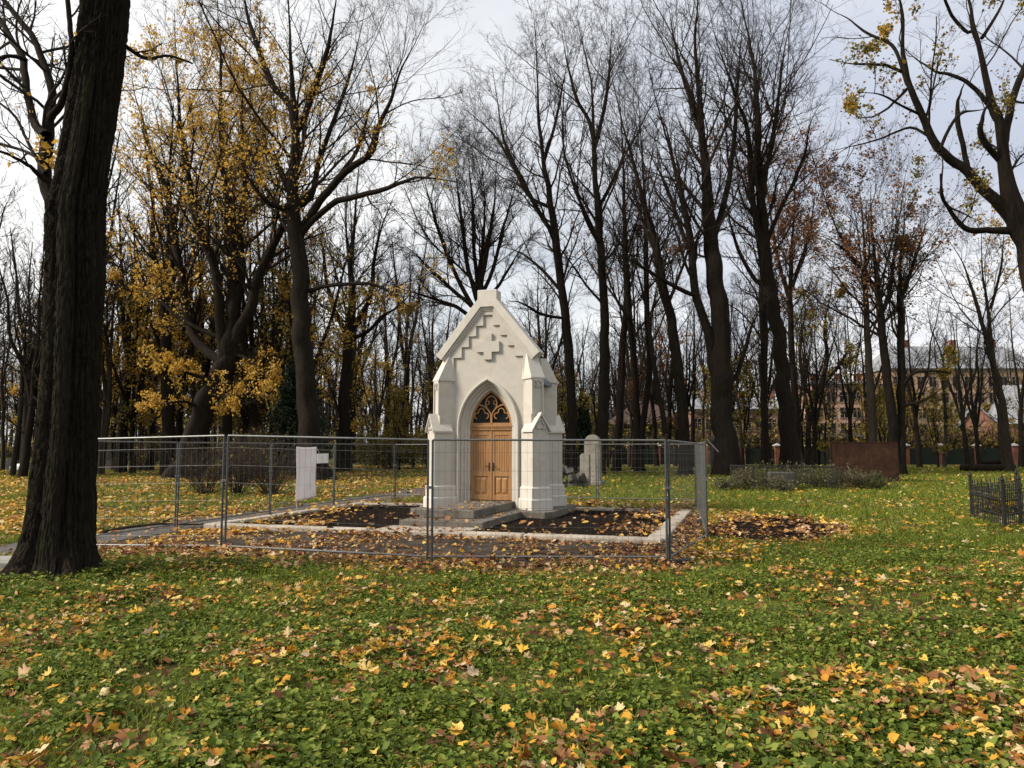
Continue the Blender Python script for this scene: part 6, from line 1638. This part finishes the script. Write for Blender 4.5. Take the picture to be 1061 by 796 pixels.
def iron_fence(name, label, pts, h, post_h, sp, group=None, rails=(0.12, 0.45, 0.84), mat='iron'):
    """a grave railing of pickets with spear tips along a path on the ground"""
    root = thing(name, label, 'railing', tuple(pts[0]), 0, group)
    o = pts[0]
    for i, p in enumerate(pts):
        q = p - o; b = MB()
        b.tube([(q.x, q.y, -0.05), (q.x, q.y, post_h - 0.12)], 0.035, 8); b.tube([(q.x, q.y, post_h - 0.12), (q.x, q.y, post_h - 0.08), (q.x, q.y, post_h - 0.04), (q.x, q.y, post_h + 0.06)], [0.035, 0.05, 0.03, 0.004], 8)
        b.build('post', M[mat], root)
    for A, B in zip(pts[:-1], pts[1:]):
        a, c = A - o, B - o; L = (c - a).length
        n = int(L / sp); b = MB()
        for k in range(1, n):
            q = a + (c - a) * (k / n)
            tall = h * (1.0 if k % 2 else 0.86)
            b.tube([(q.x, q.y, 0.04), (q.x, q.y, tall - 0.10), (q.x, q.y, tall - 0.09), (q.x, q.y, tall)], [0.009, 0.009, 0.02, 0.003], 5)
            for zc in (0.30, 0.62):
                b.tube([(q.x, q.y, h * zc - 0.03), (q.x, q.y, h * zc), (q.x, q.y, h * zc + 0.03)], [0.012, 0.024, 0.012], 5)
        for f in rails:
            b.tube([a + Vector((0, 0, h * f)), c + Vector((0, 0, h * f))], 0.012, 5)
        dv = (c - a).normalized()
        for k in range(n):                                             # scrolls between the upper rails
            m = a + (c - a) * ((k + 0.5) / n); r_ = L / n * 0.36
            b.tube([m + dv * (r_ * math.cos(R(t))) + Vector((0, 0, h * 0.72 + r_ * math.sin(R(t)))) for t in range(0, 361, 45)], 0.007, 4, caps=False)
        b.build('railing', M[mat], root)
    return root
a0, a1, a2 = G(1007, 537), G(1041, 549), G(1058, 545)
c0 = Vector((a2.x + 1.6, a2.y + 1.3, 0)); c1 = Vector((a0.x + 2.6, a0.y + 2.2, 0))
iron_fence('grave_railing', 'ornate black cast iron grave railing at the right edge of the lawn', [c1, a0, a1, a2, c0], 0.98, 1.14, 0.15)
shrub('grave_plant', 'low leafy plants growing inside the cast iron grave railing', (G(1030, 537) + Vector((0.7, 0.9, 0))), 0.5, 1.3, 34, 41, (0.55, 'leaf_olive'), None, lsize=0.07, rad=0.006, lper=2)

# the overgrown grave plot
def plot():
    A, B = G(781, 509), G(868, 509)
    y0 = A.y; y1 = y0 + 3.2
    pts = [Vector((A.x, y1, 0)), Vector((A.x, y0, 0)), Vector((B.x, y0, 0)), Vector((B.x, y1, 0)), Vector((A.x, y1, 0))]
    root = thing('grave_fence', 'low rusty tube railing round the overgrown grave plot', 'railing', (A.x, y0, 0))
    o = Vector((A.x, y0, 0)); 
    for p in pts[:-1]:
        q = p - o; b = MB(); b.tube([(q.x, q.y, -0.05), (q.x, q.y, 1.0)], 0.035, 6); b.build('post', M['iron'], root)
    for C, D in zip(pts[:-1], pts[1:]):
        b = MB(); c, d = C - o, D - o
        for z in (0.35, 0.97):
            b.tube([c + Vector((0, 0, z)), d + Vector((0, 0, z))], 0.022, 5)
        n = int((d - c).length / 0.17)
        for k in range(1, n):
            q = c + (d - c) * (k / n); b.tube([(q.x, q.y, 0.1), (q.x, q.y, 0.97)], 0.010, 4)
        b.build('rail', M['iron'], root)
    b = MB(); b.bbox(-0.5, 0.5, -0.2, 0.2, -0.05, 0.75, 0.05); g = b.build('grave_stone_block', M['stone_dark']); g.location = ((A.x + B.x) / 2 - 0.3, y0 + 0.8, 0); tag(g, 'squat dark gravestone inside the low railing among weeds', 'gravestone')
    g = random.Random(8)
    k = 0
    for px, d, h, w, lb in ((772, y0 + 0.4, 1.05, 1.5, 'greyish bushy weeds at the left end of the grave plot'), (790, y0 + 1.8, 1.25, 1.5, 'tall greyish weeds inside the left of the grave plot'), (806, y0 - 0.35, 0.75, 1.2, 'low weeds before the railing of the grave plot'),
                            (822, y0 + 1.6, 1.2, 1.6, 'tall weeds behind the squat gravestone'), (848, y0 + 1.5, 1.1, 1.5, 'leafy weeds filling the middle right of the grave plot'), (868, y0 + 0.9, 1.15, 1.5, 'leafy shrub at the right corner of the grave plot'),
                            (888, y0 + 1.4, 1.0, 1.4, 'leafy shrub before the rusty steel block'), (905, y0 + 1.0, 0.9, 1.5, 'spreading green shrub at the foot of the rusty steel block'), (752, y0 + 0.5, 0.7, 1.4, 'low rank weeds between the fence and the grave plot')):
        shrub('weed_shrub', lb, Vector((X_at(px, d), d, 0)), h, w, 46, 60 + k, (0.20, 'leaf_green' if k % 3 == 1 else 'leaf_weed'), 'shrubs of the overgrown grave', lsize=0.055, rad=0.006, lper=2, mat='dry_stem'); k += 1
M['leaf_weed'] = leaf_material('leaf_weed', [(0, (0.05, 0.055, 0.025)), (0.5, (0.10, 0.10, 0.045)), (1, (0.17, 0.15, 0.08))], 0.7, 0.3)
M['dry_stem'] = material('dry_stem', (0.10, 0.075, 0.05), 0.9, 0.3, 3)
plot()
# fallen logs before the far fence
def log(label, x, y, z, L, r, rz):
    g = random.Random(int(x * 10))
    n = 9; b = MB()
    b.tube([(-L / 2 + L * i / (n - 1), g.uniform(-.03, .03), g.uniform(-.03, .03)) for i in range(n)], [r * g.uniform(.85, 1.1) for i in range(n)], 10)
    o = b.build('log', M['bark'], smooth=True); put(o, (x, y, z), rz); tag(o, label, 'log', 'felled logs')
lx = X_at(1025, 56)
log('thick felled log lying in front of the others by the brick pier fence', lx, 56, 0.28, 3.2, 0.30, 0.05)
log('felled log lying behind, left end showing past the front log', lx - 0.5, 56.7, 0.27, 2.6, 0.28, -0.08)
log('short upper log lying on top of the felled logs', lx + 0.35, 56.35, 0.70, 1.9, 0.20, 0.12)
# small graves on the far left lawn
GG = 'small graves on the left lawn'
for px, d, w, h, lb in ((118, 62, 0.7, 0.75, 'small dark gravestone under the trees right of the big trunk'), (111, 70, 0.6, 1.5, 'narrow dark gravestone post behind the small one right of the big trunk'), (15, 60, 0.9, 0.9, 'dark rounded gravestone on the left edge of the lawn'),
                        (33, 61, 0.7, 0.6, 'low dark gravestone just left of the big trunk')):
    headstone('small_gravestone', lb, Vector((X_at(px, d), d, 0)), w, h, 0.3, M['stone_dark'], 0, 0.3, group=GG)
b = MB(); b.bbox(-0.5, 0.5, -0.3, 0.3, 0, 0.55, 0.2); o = b.build('white_stone', M['white_paint'], bevel=0.08); o.location = (X_at(22, 58), 58, 0); tag(o, 'small white rounded stone among graves at the far left', 'stone')
# concrete slab at the left edge
b = MB(); b.bbox(-1.3, 0.42, -0.5, 0.1, -0.05, 0.30, 0.02); o = b.build('concrete_slab', M['concrete'], bevel=0.012)
q = G(0, 606); o.location = (q.x - 0.17, q.y + 0.42, 0.0); o.rotation_euler = (0, 0, R(4)); tag(o, 'grey concrete slab at the left edge beside the roots of the big trunk', 'slab')
# fallen twig on the lawn edge, left
b = MB(); g0 = G(104, 553); pts = [(0, 0, 0.03), (0.25, 0.55, 0.07), (0.75, 1.0, 0.10), (1.4, 1.25, 0.06), (2.1, 1.3, 0.10)]
b.tube(pts, [0.035, 0.032, 0.026, 0.02, 0.01], 6); b.tube([(0.75, 1.0, 0.1), (1.0, 1.35, 0.25), (1.15, 1.8, 0.3)], [0.018, 0.012, 0.006], 5)
o = b.build('fallen_branch', M['bark_pale'], smooth=True); o.location = g0; tag(o, 'pale fallen branch at the path edge behind the first fence panel', 'branch')
for o in list(PROTO):
    if o.get('label') == 'x':
        for c in list(o.children): bpy.data.objects.remove(c)
        bpy.data.objects.remove(o)
